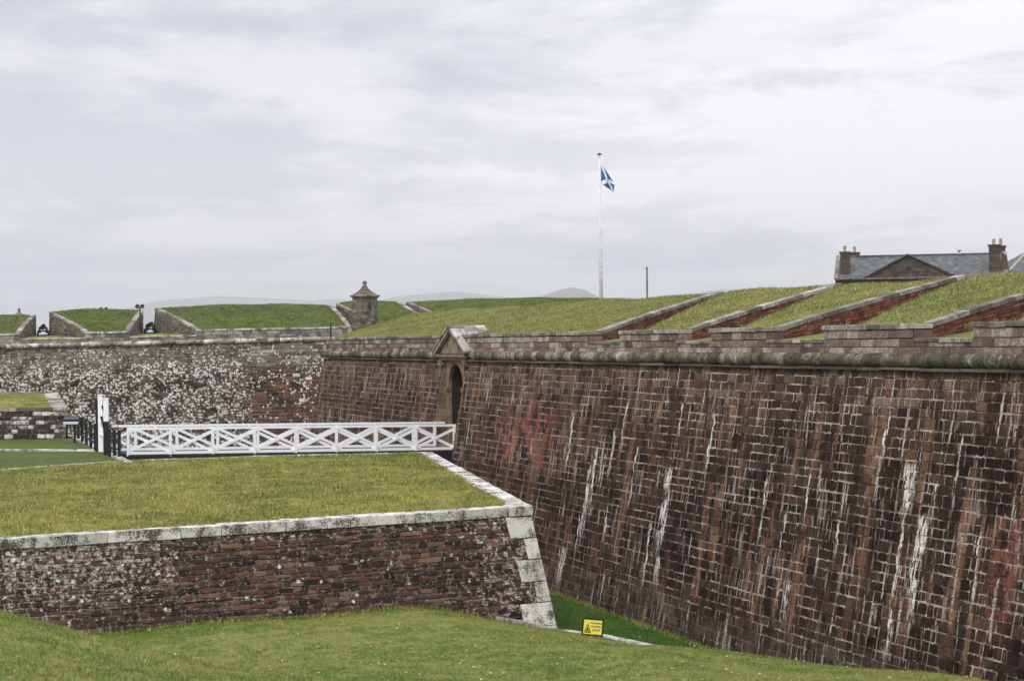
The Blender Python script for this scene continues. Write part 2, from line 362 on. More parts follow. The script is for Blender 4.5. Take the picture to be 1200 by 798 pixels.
def bastion_stone(t, mortar):
    st = t.attr('st'); r1, r2, r3 = t.sep(t.attr('blk')); s_, t_, _ = t.sep(st)
    mid = t.noise(st, .9, 4, .6); big = t.noise(st, .25, 3, .6); fine = t.noise(st, 9, 4, .7)
    base = t.ramp(r1, [(0, (.018, .012, .011)), (.35, (.036, .021, .017)), (.6, (.06, .032, .024)), (.8, (.05, .042, .036)), (1, (.10, .055, .04))])
    sr, tr = s_, t_; s_ = t.m('ADD', s_, t.m('MULTIPLY', t.m('SUBTRACT', mid, .5), 6.0)); t_ = t.m('ADD', t_, t.m('MULTIPLY', t.m('SUBTRACT', mid, .5), 2.5))
    redz = t.m('MULTIPLY', t.mr(s_, 14.0, 19.5), t.mr(t_, 1.4, 3.2)); redz = t.m('MULTIPLY', redz, t.mr(mid, .38, .55))
    base = t.mix(t.m('MULTIPLY', redz, .75), base, t.ramp(r2, [(0, (.055, .026, .019)), (.7, (.12, .048, .032)), (1, (.19, .08, .055))]))
    upz = t.m('MULTIPLY', t.mr(t_, 2.2, 1.0), t.mr(r2, .0, .7, .3, .9)); base = t.mix(upz, base, t.ramp(r3, [(0, (.11, .095, .08)), (1, (.36, .33, .29))]))
    c = t.mix(t.mr(fine, .35, .7, 0, .6), base, t.mix(1.0, base, (2, 1.95, 1.9), 'MULTIPLY'))
    if mortar: c = t.mix(t.mr(mid, .35, .55), (.035, .027, .022), (.20, .17, .145)); c = t.mix(t.m('MULTIPLY', redz, .35), c, (.30, .2, .15))
    liz = t.m('MULTIPLY', t.mr(s_, 18.5, 14.5), t.mr(t_, .7, 2.0)); liz = t.m('MAXIMUM', t.m('MULTIPLY', liz, t.mr(mid, .35, .52, .45, 1)), t.m('MULTIPLY', t.mr(big, .48, .6), .6))
    vv = t.comb(t.m('ADD', sr, t.m('MULTIPLY', mid, .5)), t.m('ADD', tr, t.m('MULTIPLY', fine, .16)), 0)
    dots = t.m('MULTIPLY', t.m('LESS_THAN', t.sep(t.vor(vv, 6.2, out='Color'))[0], t.m('MULTIPLY_ADD', liz, .62, .12)), t.mr(t.vor(vv, 6.2), .56, .40))
    pick = t.m('LESS_THAN', r2, t.m('MULTIPLY_ADD', liz, .10, .015))
    li = t.m('MULTIPLY', t.m('MAXIMUM', pick, dots), t.mr(fine, .30, .46)); c = t.mix(t.m('MULTIPLY', li, .93), c, t.mix(t.mr(mid, .3, .65), (.34, .31, .28), (.78, .765, .73)))
    return c, t.bump(fine, .8, .06)
M['bas'] = material('lichened_rubble', lambda t: bastion_stone(t, False), .9, .2)
M['basm'] = material('bastion_mortar', lambda t: bastion_stone(t, True), .95, .1)

M['block'] = material('dark_block_stone', lambda t: pale_stone(t, (.020, .014, .012), (.075, .045, .034), (.62, .60, .56), .95, (.012, .01, .009), .7, .55), .9, .2)
GR = {}
M['passage_shade'] = material('shaded_passage_stone', lambda t: pale_stone(t, (.018, .014, .011), (.04, .032, .026), (.08, .07, .06), .2, (.01, .009, .008), .5))  # gate passage stone, its colour darkened to stand in for the unlit interior
def grass_col(t, kind, blade):
    p = t.pos(); a = t.noise(t.scale(p, 1, 1, .3), .28, 4, .6); b = t.noise(p, 1.6, 4, .65); c2 = t.noise(p, 9, 3, .7)
    ht = t.m('ADD', t.m('MULTIPLY', a, .27), t.m('ADD', t.m('MULTIPLY', b, .38), t.m('MULTIPLY', t.noise(t.scale(p, 1, .55, 1), 5.5, 4, .75), .35)))
    g, y, br, lo, hi = kind
    c = t.mix(t.mr(ht, lo, hi), g, y); c = t.mix(t.mr(t.noise(p, 3.1, 5, .75), .58, .68, 0, .6), c, br)
    c = t.mix(t.mr(c2, .55, .35, 0, .45), c, tuple(k * .45 for k in g))
    if blade:
        r1, r2, r3 = t.sep(t.attr('blk')); c = t.mix(t.mr(r1, .72, 1.0, 0, .85), c, br); c = t.mix(t.mr(r2, 0, 1, 0, .5), c, t.mix(1.0, c, (1.55, 1.5, 1.4), 'MULTIPLY'))
        return c
    return c, t.bump(t.m('ADD', t.noise(p, 22, 4, .75), t.m('MULTIPLY', b, .6)), .9, .06)
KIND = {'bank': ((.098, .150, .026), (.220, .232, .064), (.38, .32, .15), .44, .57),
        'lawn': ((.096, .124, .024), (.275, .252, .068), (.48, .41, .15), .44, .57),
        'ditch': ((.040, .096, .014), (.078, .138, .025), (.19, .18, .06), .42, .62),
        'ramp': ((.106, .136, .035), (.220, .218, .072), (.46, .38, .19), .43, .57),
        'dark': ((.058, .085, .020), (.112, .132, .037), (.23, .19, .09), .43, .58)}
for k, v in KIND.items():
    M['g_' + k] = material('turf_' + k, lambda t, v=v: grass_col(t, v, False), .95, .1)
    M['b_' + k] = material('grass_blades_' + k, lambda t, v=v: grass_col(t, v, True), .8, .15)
def plain(name, col, rough=.6, var=.15, spec=.3):
    def fn(t):
        p = t.pos(); n = t.noise(p, 6, 4, .65)
        return t.mix(t.mr(n, .35, .7), tuple(k * (1 - var) for k in col), tuple(min(1, k * (1 + var)) for k in col)), t.bump(n, .2, .01)
    return material(name, fn, rough, spec)
def white_paint(t):
    p = t.pos(); c = t.mix(t.mr(t.noise(p, 5, 4, .7), .52, .75, 0, .5), (.80, .81, .83), (.50, .49, .46))
    return c, t.bump(t.noise(p, 30, 2), .15, .01)
M['white'] = material('white_gloss_paint', white_paint, .45, .4)
M['black'] = plain('black_gloss_paint', (.012, .013, .018), .4)
M['timber'] = plain('dark_deck_timber', (.035, .03, .028), .8)
M['pole'] = plain('pole_paint', (.62, .62, .60), .5)
M['iron'] = plain('weathered_iron', (.03, .032, .035), .6)
M['gun'] = plain('gun_metal', (.014, .015, .016), .45)
M['lens'] = plain('lamp_glass', (.10, .11, .12), .15)
M['yellow'] = plain('sign_yellow', (.82, .70, .10), .45, .05)
M['ink'] = plain('sign_black', (.012, .012, .012), .5)
M['blue'] = plain('flag_blue', (.02, .12, .34), .8, .1)
M['flagwhite'] = plain('flag_white', (.70, .72, .75), .8, .05)
M['pot'] = plain('clay_pot', (.36, .30, .24), .8)
M['leaf'] = plain('dry_leaf', (.50, .44, .24), .8, .4, .1)
def slate(t):
    st = t.attr('st'); n = t.n.new('ShaderNodeTexBrick'); t.inp(n.inputs['Vector'], st)
    n.inputs['Scale'].default_value = 1.0; n.inputs['Brick Width'].default_value = .42; n.inputs['Row Height'].default_value = .26
    n.inputs['Mortar Size'].default_value = .015
    for k, v in (('Color1', (.050, .056, .062)), ('Color2', (.105, .112, .115)), ('Mortar', (.02, .021, .023))): n.inputs[k].default_value = (*v, 1)
    x = t.noise(st, 1.3, 5, .7); c = t.mix(t.mr(x, .45, .7, 0, .7), n.outputs['Color'], (.17, .175, .16))
    c = t.mix(t.mr(t.noise(t.scale(st, 2, .3, 1), 2, 4, .7), .55, .7, 0, .5), c, (.03, .032, .034)); return c, t.bump(n.outputs['Fac'], .3, .02)
M['slate'] = material('roof_slate', slate, .7, .3)
def hill_mat(t):
    p = t.pos(); n = t.noise(p, .0016, 5, .6); return t.mix(t.mr(n, .4, .62), (.05, .062, .05), (.12, .11, .085))
M['hill'] = material('heather_hillside', hill_mat)
def water(t):
    p = t.pos(); return (.03, .045, .055), t.bump(t.noise(t.scale(p, .05, .2, 1), 1, 4), .3, .5)
M['water'] = material('sea_water', water, .15, .5)

# ------------------------------------------------------------------ setting: sea, far hills, ditch floor, fort interior
m = MB(); m.add([(-16000, 240, -16), (16000, 240, -16), (16000, 16000, -16), (-16000, 16000, -16)], [(0, 1, 2, 3)])
tag(m.build('sea', M['water']), 'grey sea beyond the fort', None, None, 'structure')
m = MB(); m.add([(-420, -120, ZD), (420, -120, ZD), (420, 60, ZD), (-420, 60, ZD), (420, 250, ZD), (-420, 250, ZD), (420, 300, -18), (-420, 300, -18)],
                [(0, 1, 2, 3), (3, 2, 4, 5), (5, 4, 6, 7)])
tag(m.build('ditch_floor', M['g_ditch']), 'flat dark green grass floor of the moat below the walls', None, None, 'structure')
def hill(name, prof, dist, depth, label):
    """prof: (photo column, summit row); a ridge with its own depth and spurs"""
    xs = np.linspace(prof[0][0], prof[-1][0], 90); ys = np.interp(xs, [p[0] for p in prof], [p[1] for p in prof])
    m = MB(); vs = []; fs = []; nr = 14
    ph = random.uniform(0, 9)
    for j in range(nr):
        f = j / (nr - 1); prf = math.sin(math.pi * min(1, f * 1.0)) ** .8 if f < 1 else 0
        for x, y in zip(xs, ys):
            p = P(x, y, dist); h = p.z + 16
            spur = 1 + .10 * math.sin(x * .13 + ph + f * 3) * (1 - abs(2 * f - 1)) * 0
            vs.append((p.x * (1 + (f - .5) * depth / dist), dist + (f - .5) * depth + 60 * math.sin(x * .09 + ph), -17 + (h + 1) * prf * spur))
    n = len(xs)
    for j in range(nr - 1):
        for i in range(n - 1): k = j * n + i; fs.append((k, k + 1, k + n + 1, k + n))
    m.add(vs, fs); return tag(m.build(name, M['hill'], None, True), label, None, None, 'structure')
hill('hill', [(585, 361), (600, 357), (618, 350), (640, 343), (655, 338), (668, 335.5), (684, 338), (700, 345), (712, 350), (730, 354), (760, 358)], 7000, 1500, 'hazy rounded hill behind the flagpole')
hill('hill', [(415, 362), (440, 352), (465, 346), (500, 342), (530, 340), (560, 342), (590, 346), (620, 352), (650, 358)], 10500, 2000, 'long low hazy ridge left of the rounded hill')
hill('hill', [(120, 366), (160, 356), (200, 349), (260, 345), (310, 347), (360, 350), (400, 349), (440, 355), (480, 364)], 11500, 2000, 'very faint ridge across the water behind the left ramparts')
hill('hill', [(760, 352), (800, 343), (845, 337), (870, 336), (900, 338), (935, 342), (960, 346), (1010, 348), (1100, 352)], 11500, 2000, 'faint ridge behind the right ramparts')

# ------------------------------------------------------------------ ravelin (detached outwork) coordinates
ZR = -4.70
def onlevel(x, y, z=ZR):
    a, b = PX(x, y); dd = -z * F / (b - HY); return Vector(((a - 600) / F * dd, dd, z))
RT = onlevel(621, 590.5)                                             # corner of the coping
DF = Vector((.87, .493, 0)).normalized(); NF = Vector((DF.y, -DF.x, 0))    # front face direction and outward normal
RF = onlevel(505, 527.5); DK = (RF - RT); DK.z = 0; DK.normalize(); NK = Vector((DK.y, -DK.x, 0))
if NK.x < 0: NK = -NK
RB = .20                                                              # batter of the ravelin
back = [onlevel(500, 527.5), onlevel(300, 532), onlevel(150, 537), onlevel(0, 547.5)]
def rav_mp(s, tt, dep): p = RT + DF * s + NF * (tt * RB + dep); return Vector((p.x, p.y, ZR - .28 - tt))
# corner edge of the two battered faces
den_ = NF.x * NK.y - NF.y * NK.x
CE = Vector(((RB * NK.y - RB * NF.y) / den_, (NF.x * RB - NK.x * RB) / den_, 0))
ce_s = CE.dot(DF)                                                     # how far the corner moves along the face per metre of height

# ------------------------------------------------------------------ foreground bank: thin-plate surface through measured points
BASE = [(-38, None), (-30, None), (-22, None)]
ctrl = []
def base_pt(x, y):                                                    # where the ray through x,y meets the battered ravelin face
    a, b = PX(x, y); r, q = (a - 600) / F, (b - HY) / F
    dd = (NF.dot(Vector((RT.x, RT.y, 0))) + RB * (ZR - .28)) / (NF.x * r + NF.y - RB * q)
    return Vector((r * dd, dd, -q * dd))
for xy in ((110, 738), (200, 730), (300, 722), (400, 716), (510, 710), (560, 720), (600, 728), (655, 738)): ctrl.append(tuple(base_pt(*xy)))
c0 = ctrl[0]
for tt in (8, 18, 30, 42): ctrl.append((c0[0] - DF.x * tt, c0[1] - DF.y * tt, -7.0 + .02 * tt))
EDGE = [tuple(base_pt(657, 737.5)), tuple(P(710, 748.5, 51.0)), tuple(P(760, 758, 49.6)), tuple(P(800, 763, 48.4)), tuple(P(858, 767.5, 46.5)), tuple(P(930, 774, 44.0)),
        tuple(P(1000, 780.5, 41.8)), tuple(P(1090, 788, 38.6)), tuple(P(1150, 793.5, 36.4)), tuple(P(1205, 798.5, 34.5)), (11.3, 31, -5.55), (14.0, 24, -4.6), (17.0, 14, -3.4), (21, 0, -2.4), (24, -12, -2.0)]
ctrl += EDGE[1:]
for (x, yy, z) in ((0, 44, -7.05), (-4, 43, -7.0), (4, 44, -7.25), (0, 38, -6.80), (-5, 38, -6.75), (5.5, 38, -6.95), (0, 30, -5.78), (6, 30, -5.75), (-3, 30, -5.45), (-5.4, 30, -4.98),
                   (-6.8, 30, -4.62), (-8.2, 30, -4.26), (-12, 30, -3.7), (-18, 30, -3.6), (-9, 37, -6.4), (-12, 37, -6.3), (-18, 37, -6.4), (-30, 26, -4.3), (-40, 20, -3.6), (0, 22, -4.75), (-8, 22, -3.75), (8, 22, -4.6),
                   (-18, 18, -2.9), (0, 12, -3.35), (10, 12, -3.3), (-10, 10, -2.6), (0, 4, -2.2), (12, 2, -2.3), (-14, 2, -2.0), (0, -10, -1.7), (-20, -10, -1.5), (15, -12, -1.8), (-40, 5, -2.2), (-8, 41.5, -7.0)):
    ctrl.append((x, yy, z))
cx = np.array([c[:2] for c in ctrl]); cz = np.array([c[2] for c in ctrl])
def tps(r2): return np.where(r2 > 1e-9, .5 * r2 * np.log(np.maximum(r2, 1e-9)), 0)
nn = len(cx); K = tps(((cx[:, None] - cx[None]) ** 2).sum(-1)) + np.eye(nn) * .03
A = np.zeros((nn + 3, nn + 3)); A[:nn, :nn] = K; A[:nn, nn] = 1; A[:nn, nn + 1:] = cx; A[nn, :nn] = 1; A[nn + 1:, :nn] = cx.T
sol = np.linalg.solve(A, np.r_[cz, 0, 0, 0])
def ground_z(x, y):
    q = np.stack([np.ravel(x), np.ravel(y)], -1); k = tps(((q[:, None] - cx[None]) ** 2).sum(-1))
    z = k @ sol[:nn] + sol[nn] + q @ sol[nn + 1:]
    z = z + .03 * np.sin(q[:, 0] * 1.1 + .6 * q[:, 1]) + .025 * np.sin(q[:, 1] * .8 - q[:, 0] * .5)
    return z.reshape(np.shape(x))
ex = [e[0] for e in EDGE]; ey = [e[1] for e in EDGE]
def bound(x):                                                         # far limit of the bank for each x
    x = np.asarray(x, float); lw = RT.y + (x - RT.x) * DF.y / DF.x - .35 / DF.x   # just inside the ravelin face
    return np.where(x < ex[0], lw, np.interp(x, ex, ey))
xs = np.concatenate([np.linspace(-42, -12, 40), np.linspace(-11.6, 24, 150)]); nv = 130
YY = []
for x in xs:
    b_ = float(bound(x)); lo_ = -14.0 if x < 23.9 else -14
    f = np.linspace(0, 1, nv) ** .7; YY.append(lo_ + (b_ - lo_) * f)
YY = np.array(YY); XX = np.repeat(xs[:, None], nv, 1); ZZ = ground_z(XX, YY)
vs = np.stack([XX, YY, ZZ], -1).reshape(-1, 3).tolist(); fs = []
for i in range(len(xs) - 1):
    for j in range(nv - 1): k = i * nv + j; fs.append((k, k + nv, k + nv + 1, k + 1))
m = MB(); m.add(vs, fs); tag(m.build('grass_bank', M['g_bank'], None, True), 'sloping mown grass bank in the foreground', None, None, 'structure')

# counterscarp: the retaining wall the bank ends on, with its white kerb
cs = empty('retaining_wall', EDGE[0], 'low stone retaining wall with white kerb below the ravelin corner, beside the yellow sign', 'retaining wall')
m = MB(); kb = MB()
pts = [Vector((e[0], e[1], float(ground_z(np.array(e[0]), np.array(e[1]))))) for e in EDGE]
start = base_pt(578, 722.5) + NF * .25; pts_k = [start, base_pt(620, 730) + NF * .22] + pts
for a, b in zip(pts[:-1], pts[1:]):
    dr = (b - a); dr.z = 0; L = dr.length; dr.normalize(); nrm = Vector((-dr.y, dr.x, 0)) * -1
    nrm = Vector((dr.y, -dr.x, 0)); nrm = nrm if nrm.dot(NI) > 0 else -nrm
    mp = lambda s, tt, dep, a=a, b=b, dr=dr, nrm=nrm, L=L: Vector((a.x + dr.x * s + nrm.x * (.02 + dep), a.y + dr.y * s + nrm.y * (.02 + dep), (a.z + (b.z - a.z) * s / L) - .05 - tt))
    hh = max(.3, max(a.z, b.z) - ZD)
    masonry(m, 0, L, 0, hh, mp, .25, .04, .5, .15, .03, .03); 
m.build('wall_face', M['rav'], cs)
k = 0
for a, b in zip(pts_k[:6], pts_k[1:7]):
    dr = (b - a); L = dr.length; n_ = max(1, int(L / .9)); d2 = dr.normalized()
    side = Vector((d2.y, -d2.x, 0)).normalized(); side = side if side.dot(NI) > 0 else -side
    up = side.cross(d2).normalized(); up = up if up.z > 0 else -up
    for i in range(n_):
        p, q = a + dr * (i / n_), a + dr * ((i + 1) / n_)
        kb.box((p + q) / 2 + Vector((0, 0, .03 + random.uniform(-.012, .012))) + side * (.02 + random.uniform(-.02, .02)), (L / n_ / 2 - .012, .15, .05), (d2, side, up), jit=.012)
kb.build('kerb', M['white_coping'], cs)

# ------------------------------------------------------------------ ravelin
def poly_sheet(mb, poly, z, step=None):
    n = len(poly); mb.add([(p[0], p[1], z if not callable(z) else z(p)) for p in poly], [tuple(range(n))])
rav = empty('outwork_wall', (RT.x, RT.y, ZD), 'rubble faced outwork with white coping and grass top in front of the bridge', 'fortification')
m = MB(); masonry(m, -42, lambda tt: ce_s * tt - .03, 0, 3.75, rav_mp, .118, .035, .30, .16, .020, .024, .016, cut=.38); m.build('masonry', M['rav'], rav)
m = MB(); sheet(m, -42, lambda tt: ce_s * tt, 0, 4.4, rav_mp, 1, .5, -.004)
def kmp(s, tt, dep): p = RT + DK * s + NK * (tt * RB + dep); return Vector((p.x, p.y, ZR - .28 - tt))
sheet(m, lambda tt: CE.dot(DK) * tt, 32, 0, 4.5, kmp, 1, .5)
m.build('mortar_bed', M['ravm'], rav)
m = MB(); masonry(m, lambda tt: CE.dot(DK) * tt + .05, 27, 0, 4.4, kmp, .2, .04, .45, .15, .02, .025); m.build('flank_masonry', M['rav'], rav)
# quoins
tt = 0.0
for i, (h, wd) in enumerate(((.62, .82), (.60, .40), (.62, .78), (.58, .38), (.66, .98), (.55, .55))):
    q = MB(); g = .012; o = .045
    def cp_(s, t_, dep): return rav_mp(s, t_, dep)
    e0, e1 = ce_s * (tt + g), ce_s * (tt + h - g)
    a = rav_mp(e0 - wd, tt + g, o); b = rav_mp(e0, tt + g, 0) + (CE * .0) ; 
    def corner(t_): p = RT + CE * (t_ + 0) + (NF + NK) * o * .7; return Vector((p.x, p.y, ZR - .28 - t_))
    wd2 = .75 if i % 2 else .5
    v = [rav_mp(e0 - wd, tt + g, o), corner(tt + g), corner(tt + h - g), rav_mp(e1 - wd + random.uniform(-.04, .04), tt + h - g, o),
         rav_mp(e0 - wd, tt + g, -.1), rav_mp(e1 - wd, tt + h - g, -.1),
         kmp(CE.dot(DK) * tt + wd2, tt + g, o), kmp(CE.dot(DK) * tt + wd2, tt + h - g, o), kmp(CE.dot(DK) * tt + wd2, tt + g, -.1), kmp(CE.dot(DK) * tt + wd2, tt + h - g, -.1)]
    q.add(v, [(0, 3, 2, 1), (0, 4, 5, 3), (1, 2, 7, 6), (6, 7, 9, 8), (0, 1, 6, 8, 4), (3, 5, 9, 7, 2)])
    ob = q.build('quoin', M['quoin'], rav); mod = ob.modifiers.new('b', 'BEVEL'); mod.width = .02; mod.segments = 2
    tt += h
# copings
def coping_run(mb, a, b, inn, wdt=.55, ht=.28, L0=1.5, z=0.0, over=.06, jit=.012, gap=.010):
    a, b = Vector(a), Vector(b); dr = b - a; L = dr.length; dr.normalize(); x = 0
    up = Vector((0, 0, 1)); 
    while x < L - .02:
        l = L0 * random.uniform(.6, 1.35); l = L - x if L - x - l < L0 * .4 else l
        c = a + dr * (x + l / 2) + inn * (wdt / 2 - over) + up * (z - ht / 2 + random.uniform(-.008, .008))
        mb.box(c, (l / 2 - gap / 2 - .002, wdt / 2, ht / 2), (dr, inn, inn.cross(dr) if inn.cross(dr).z > 0 else dr.cross(inn)), jit=jit); x += l
def bevel(o, wd=.02, seg=2): md = o.modifiers.new('b', 'BEVEL'); md.width = wd; md.segments = seg; md.limit_method = 'ANGLE'; return o
m = MB(); coping_run(m, RT - DF * 42, RT - DF * .75, -NF, .55, .28, 1.7); bevel(m.build('front_coping', M['white_coping'], rav))
m = MB(); coping_run(m, RT + DK * .75, RF, -NK, .62, .26, 1.5); bevel(m.build('flank_coping', M['white_coping'], rav))
m = MB()   # corner slab
o = .06; c_ = RT + (NF + NK) * .06
v2 = [c_, c_ - DF * .75, c_ - DF * .75 - NF * .55, RT + DK * .75 - NK * .56, RT + DK * .75 + NK * .06]
vs = [(p.x, p.y, ZR + .005) for p in v2] + [(p.x, p.y, ZR - .27) for p in v2]
m.add(vs, [(4, 3, 2, 1, 0), (5, 6, 7, 8, 9)] + [(i, (i + 1) % 5, 5 + (i + 1) % 5, 5 + i) for i in range(5)]); bevel(m.build('corner_coping', M['quoin'], rav))
m = MB()
backl = [Vector(RF)] + back
left_ext = back[-1] + (back[-1] - back[-2]).normalized() * 22; backl.append(left_ext)
for a, b in zip(backl[:-1], backl[1:]):
    dr = (b - a).normalized(); inn = Vector((dr.y, -dr.x, 0)); inn = inn if inn.y < 0 else -inn
    coping_run(m, a, b, inn, .42, .25, 1.3, jit=.02)
bevel(m.build('back_coping', M['white_coping'], rav))
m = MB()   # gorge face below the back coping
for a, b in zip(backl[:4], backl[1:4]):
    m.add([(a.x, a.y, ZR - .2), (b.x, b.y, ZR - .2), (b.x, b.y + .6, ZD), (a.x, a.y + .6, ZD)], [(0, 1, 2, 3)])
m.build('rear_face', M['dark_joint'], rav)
# turf on top: a grid clipped to the outline
def tri_fill(mb, outline, z, step, und=.03):
    pl = [Vector((p[0], p[1])) for p in outline]
    x0, x1 = min(p.x for p in pl), max(p.x for p in pl)
    cols = np.linspace(x0 + 1e-3, x1 - 1e-3, int((x1 - x0) / step) + 2); vs = []; fs = []; ny = 40
    for x in cols:
        ys = []
        for a, b in zip(pl, pl[1:] + pl[:1]):
            if (a.x <= x < b.x) or (b.x <= x < a.x): ys.append(a.y + (b.y - a.y) * (x - a.x) / (b.x - a.x))
        lo_, hi_ = min(ys), max(ys)
        for j in range(ny + 1):
            y = lo_ + (hi_ - lo_) * j / ny; e = min(1, 4 * min(j, ny - j) / ny)
            vs.append((x, y, z + e * und * (1 + math.sin(x * .9 + y * .7) + .6 * math.sin(x * .37 - y * .53 + 1))))
    for i in range(len(cols) - 1):
        for j in range(ny): k = i * (ny + 1) + j; fs.append((k, k + ny + 1, k + ny + 2, k + 1))
    mb.add(vs, fs)
inset = lambda p, q: Vector((p.x + q.x, p.y + q.y))
LAWN = [(RT - DF * 42 - NF * .42), (RT - DF * .8 - NF * .42), RT + DK * .85 - NK * .5 , RF - NK * .5 - DK * .3] + [b + Vector((0, -.3, 0)) for b in back] + [left_ext + Vector((0, -.3, 0))]
m = MB(); tri_fill(m, LAWN, ZR - .02, .5, .016); m.build('turf', M['g_lawn'], rav, True)

# ground behind: gorge green with path kerb
E1, E2 = onlevel(155, 540), onlevel(88, 509)
GREEN = [left_ext + Vector((0, .12, 0)), back[3] + Vector((0, .12, 0)), back[2] + Vector((0, .12, 0)), E1 + Vector((0, .6, 0)), E2, E2 + Vector((-3.2, 7, 0)), Vector((-75, E2.y + 7, 0)), Vector((-75, 60, 0))]
m = MB(); zz = [ZR - .03] * len(GREEN)
m.add([(p.x, p.y, ZR - .035) for p in GREEN], [tuple(range(len(GREEN)))])
n_ = len(GREEN); m.add([(p.x, p.y, ZR - .04) for p in GREEN] + [(p.x, p.y, ZD) for p in GREEN], [(i, (i + 1) % n_, n_ + (i + 1) % n_, n_ + i) for i in range(n_)])
tag(m.build('lawn', M['g_dark']), 'dark green lawn at the outer end of the bridge', None, None, 'structure')
m = MB(); a, b = onlevel(-40, 525.2), onlevel(112, 526); coping_run(m, a, b, Vector((0, 1, 0)), .28, .12, 1.4, z=.05, jit=.01)
tag(m.build('path', M['white_coping']), 'narrow pale stone path edge crossing the lawn', None, None, 'structure')
kk = empty('stone_kerb', E1, 'pale stone kerb along the ditch edge beneath the black fence', 'kerb')
m = MB(); coping_run(m, E1, E2, Vector((-.95, -.32, 0)), .34, .22, 1.1, z=.03, jit=.02); m.build('edge_stones', M['white_coping'], kk)

# ------------------------------------------------------------------ small outwork block at the left
zb = -3.12; bl = empty('small_outwork', (-26, 97, ZR), 'small dark stone block with sloping turf top and pale coping at the left edge', 'fortification')
FR = Vector((-.247 * 0 + (80 - 603) / F * 96.6, 96.6, 0)); BK_ = Vector(((66 - 601) / F * 104.5, 104.5, 0))
def bmp(s, tt, dep): return Vector((FR.x + s, 96.6 - dep - tt * .12, zb - .16 - tt))
m = MB(); masonry(m, -45, 0, 0, 1.75, bmp, .24, .05, .42, .2, .03, .03, .02, cut=.3); m.build('masonry', M['block'], bl)
m = MB(); sheet(m, -45, 0, 0, 1.8, bmp, 1, 1, 0); 
m.add([(FR.x, 96.6, zb - .2), (BK_.x, BK_.y, -2.6), (BK_.x, BK_.y, ZD), (FR.x + .3, 96.4, ZD)], [(0, 1, 2, 3)]); m.build('mortar_bed', M['dark_joint'], bl)
m = MB(); m.add([(FR.x - 45, 96.8, zb - .02), (FR.x - .2, 96.8, zb - .02), (BK_.x - .2, 104.3, -2.56), (FR.x - 45, 104.3, -2.56)], [(0, 1, 2, 3)]); m.build('turf', M['g_lawn'], bl)
m = MB(); coping_run(m, (FR.x - 45, 96.6, zb), (FR.x, 96.6, zb), Vector((0, 1, 0)), .45, .18, 1.4, jit=.02)
e0 = Vector((FR.x, 96.6, zb)); e1 = Vector((BK_.x, BK_.y, -2.52)); coping_run(m, e0, e1, Vector((-1, 0, 0)), .8, .16, 1.2, jit=.03)
coping_run(m, (BK_.x - 40, 104.5, -2.50), (BK_.x, 104.5, -2.50), Vector((0, -1, 0)), .35, .16, 1.2, jit=.02); m.build('coping', M['coping'], bl)

# ------------------------------------------------------------------ main fortress wall
fw = empty('fortress_wall', W(20, 0, ZD), 'long dark red sloping masonry wall streaked with white lime on the right, with cordon and embrasured parapet', 'fortress wall')
SG0, SG1, SEND = 43.2, 46.7, 71.6                                    # gate niche, far corner
endf = lambda tt: SEND + tt * BAT * .9
gl0 = lambda tt: SG0 - tt * .0; 
T1 = -ZD + Z0 + .25
m = MB(); masonry(m, -26, SG0, 0, T1, wall_mp, .268, .045, .48, .19, .018, .026, .016, cut=.20)
m.build('masonry', M['stone'], fw)
m = MB(); masonry(m, SG1, endf, 0, T1, wall_mp, .268, .045, .48, .19, .018, .026, .016, cut=.20); m.build('far_masonry', M['stone'], fw)
m = MB(); sheet(m, -26, SG0, 0, T1, wall_mp, 1, .5, 0.004); sheet(m, SG1, endf, 0, T1, wall_mp, 1, .5, 0.004); m.build('mortar_bed', M['mortar'], fw)
m = MB()   # far return face and niche cheeks
ec = [wall_mp(SEND, 0, 0), wall_mp(endf(T1), T1, 0)]
m.add([ec[0], ec[1], ec[1] + NI * 30 + UU * 12, ec[0] + NI * 30 + UU * 12], [(0, 1, 2, 3)]); m.build('return_face', M['mortar'], fw)
# cordon: half-round string of stones
def cordon(mb, s0, s1, mp, r=.19, L0=.75):
    x = s0; n = 9
    while x < s1:
        l = L0 * random.uniform(.6, 1.3); rr = r * random.uniform(.93, 1.05); tilt = random.uniform(-.02, .02); vs = []; fs = []
        prof = [(0, .82), (.03, .98), (.5, 1.0), (.97, .98), (1, .82)]
        for f, k in prof:
            for j in range(n):
                th = -math.pi / 2 + math.pi * j / (n - 1)
                vs.append(mp(min(x + l * f, s1), math.cos(th) * rr * k + (-.02 if j in (0, n - 1) else 0) + tilt * (f - .5), math.sin(th) * rr * k))
        for i in range(len(prof) - 1):
            for j in range(n - 1): a = i * n + j; fs.append((a, a + 1, a + n + 1, a + n))
        mb.add(vs, fs); x += l
CZ = -.61
cmp_ = lambda s, o, dz: W(s, -(o + .05), CZ + dz)
m = MB(); cordon(m, -26, SG0 - .9, cmp_); cordon(m, SG1 + .5, SEND + .3, cmp_); m.build('cordon', M['cordon'], fw, True)
m = MB(); coping_run(m, W(-26, -.0, -.80), W(SG0 - .5, 0, -.80), NI, .25, .07, 1.6, over=.16); coping_run(m, W(SG1 + .3, 0, -.80), W(SEND + .2, 0, -.80), NI, .25, .07, 1.6, over=.16); m.build('string_course', M['dark_joint'], fw)

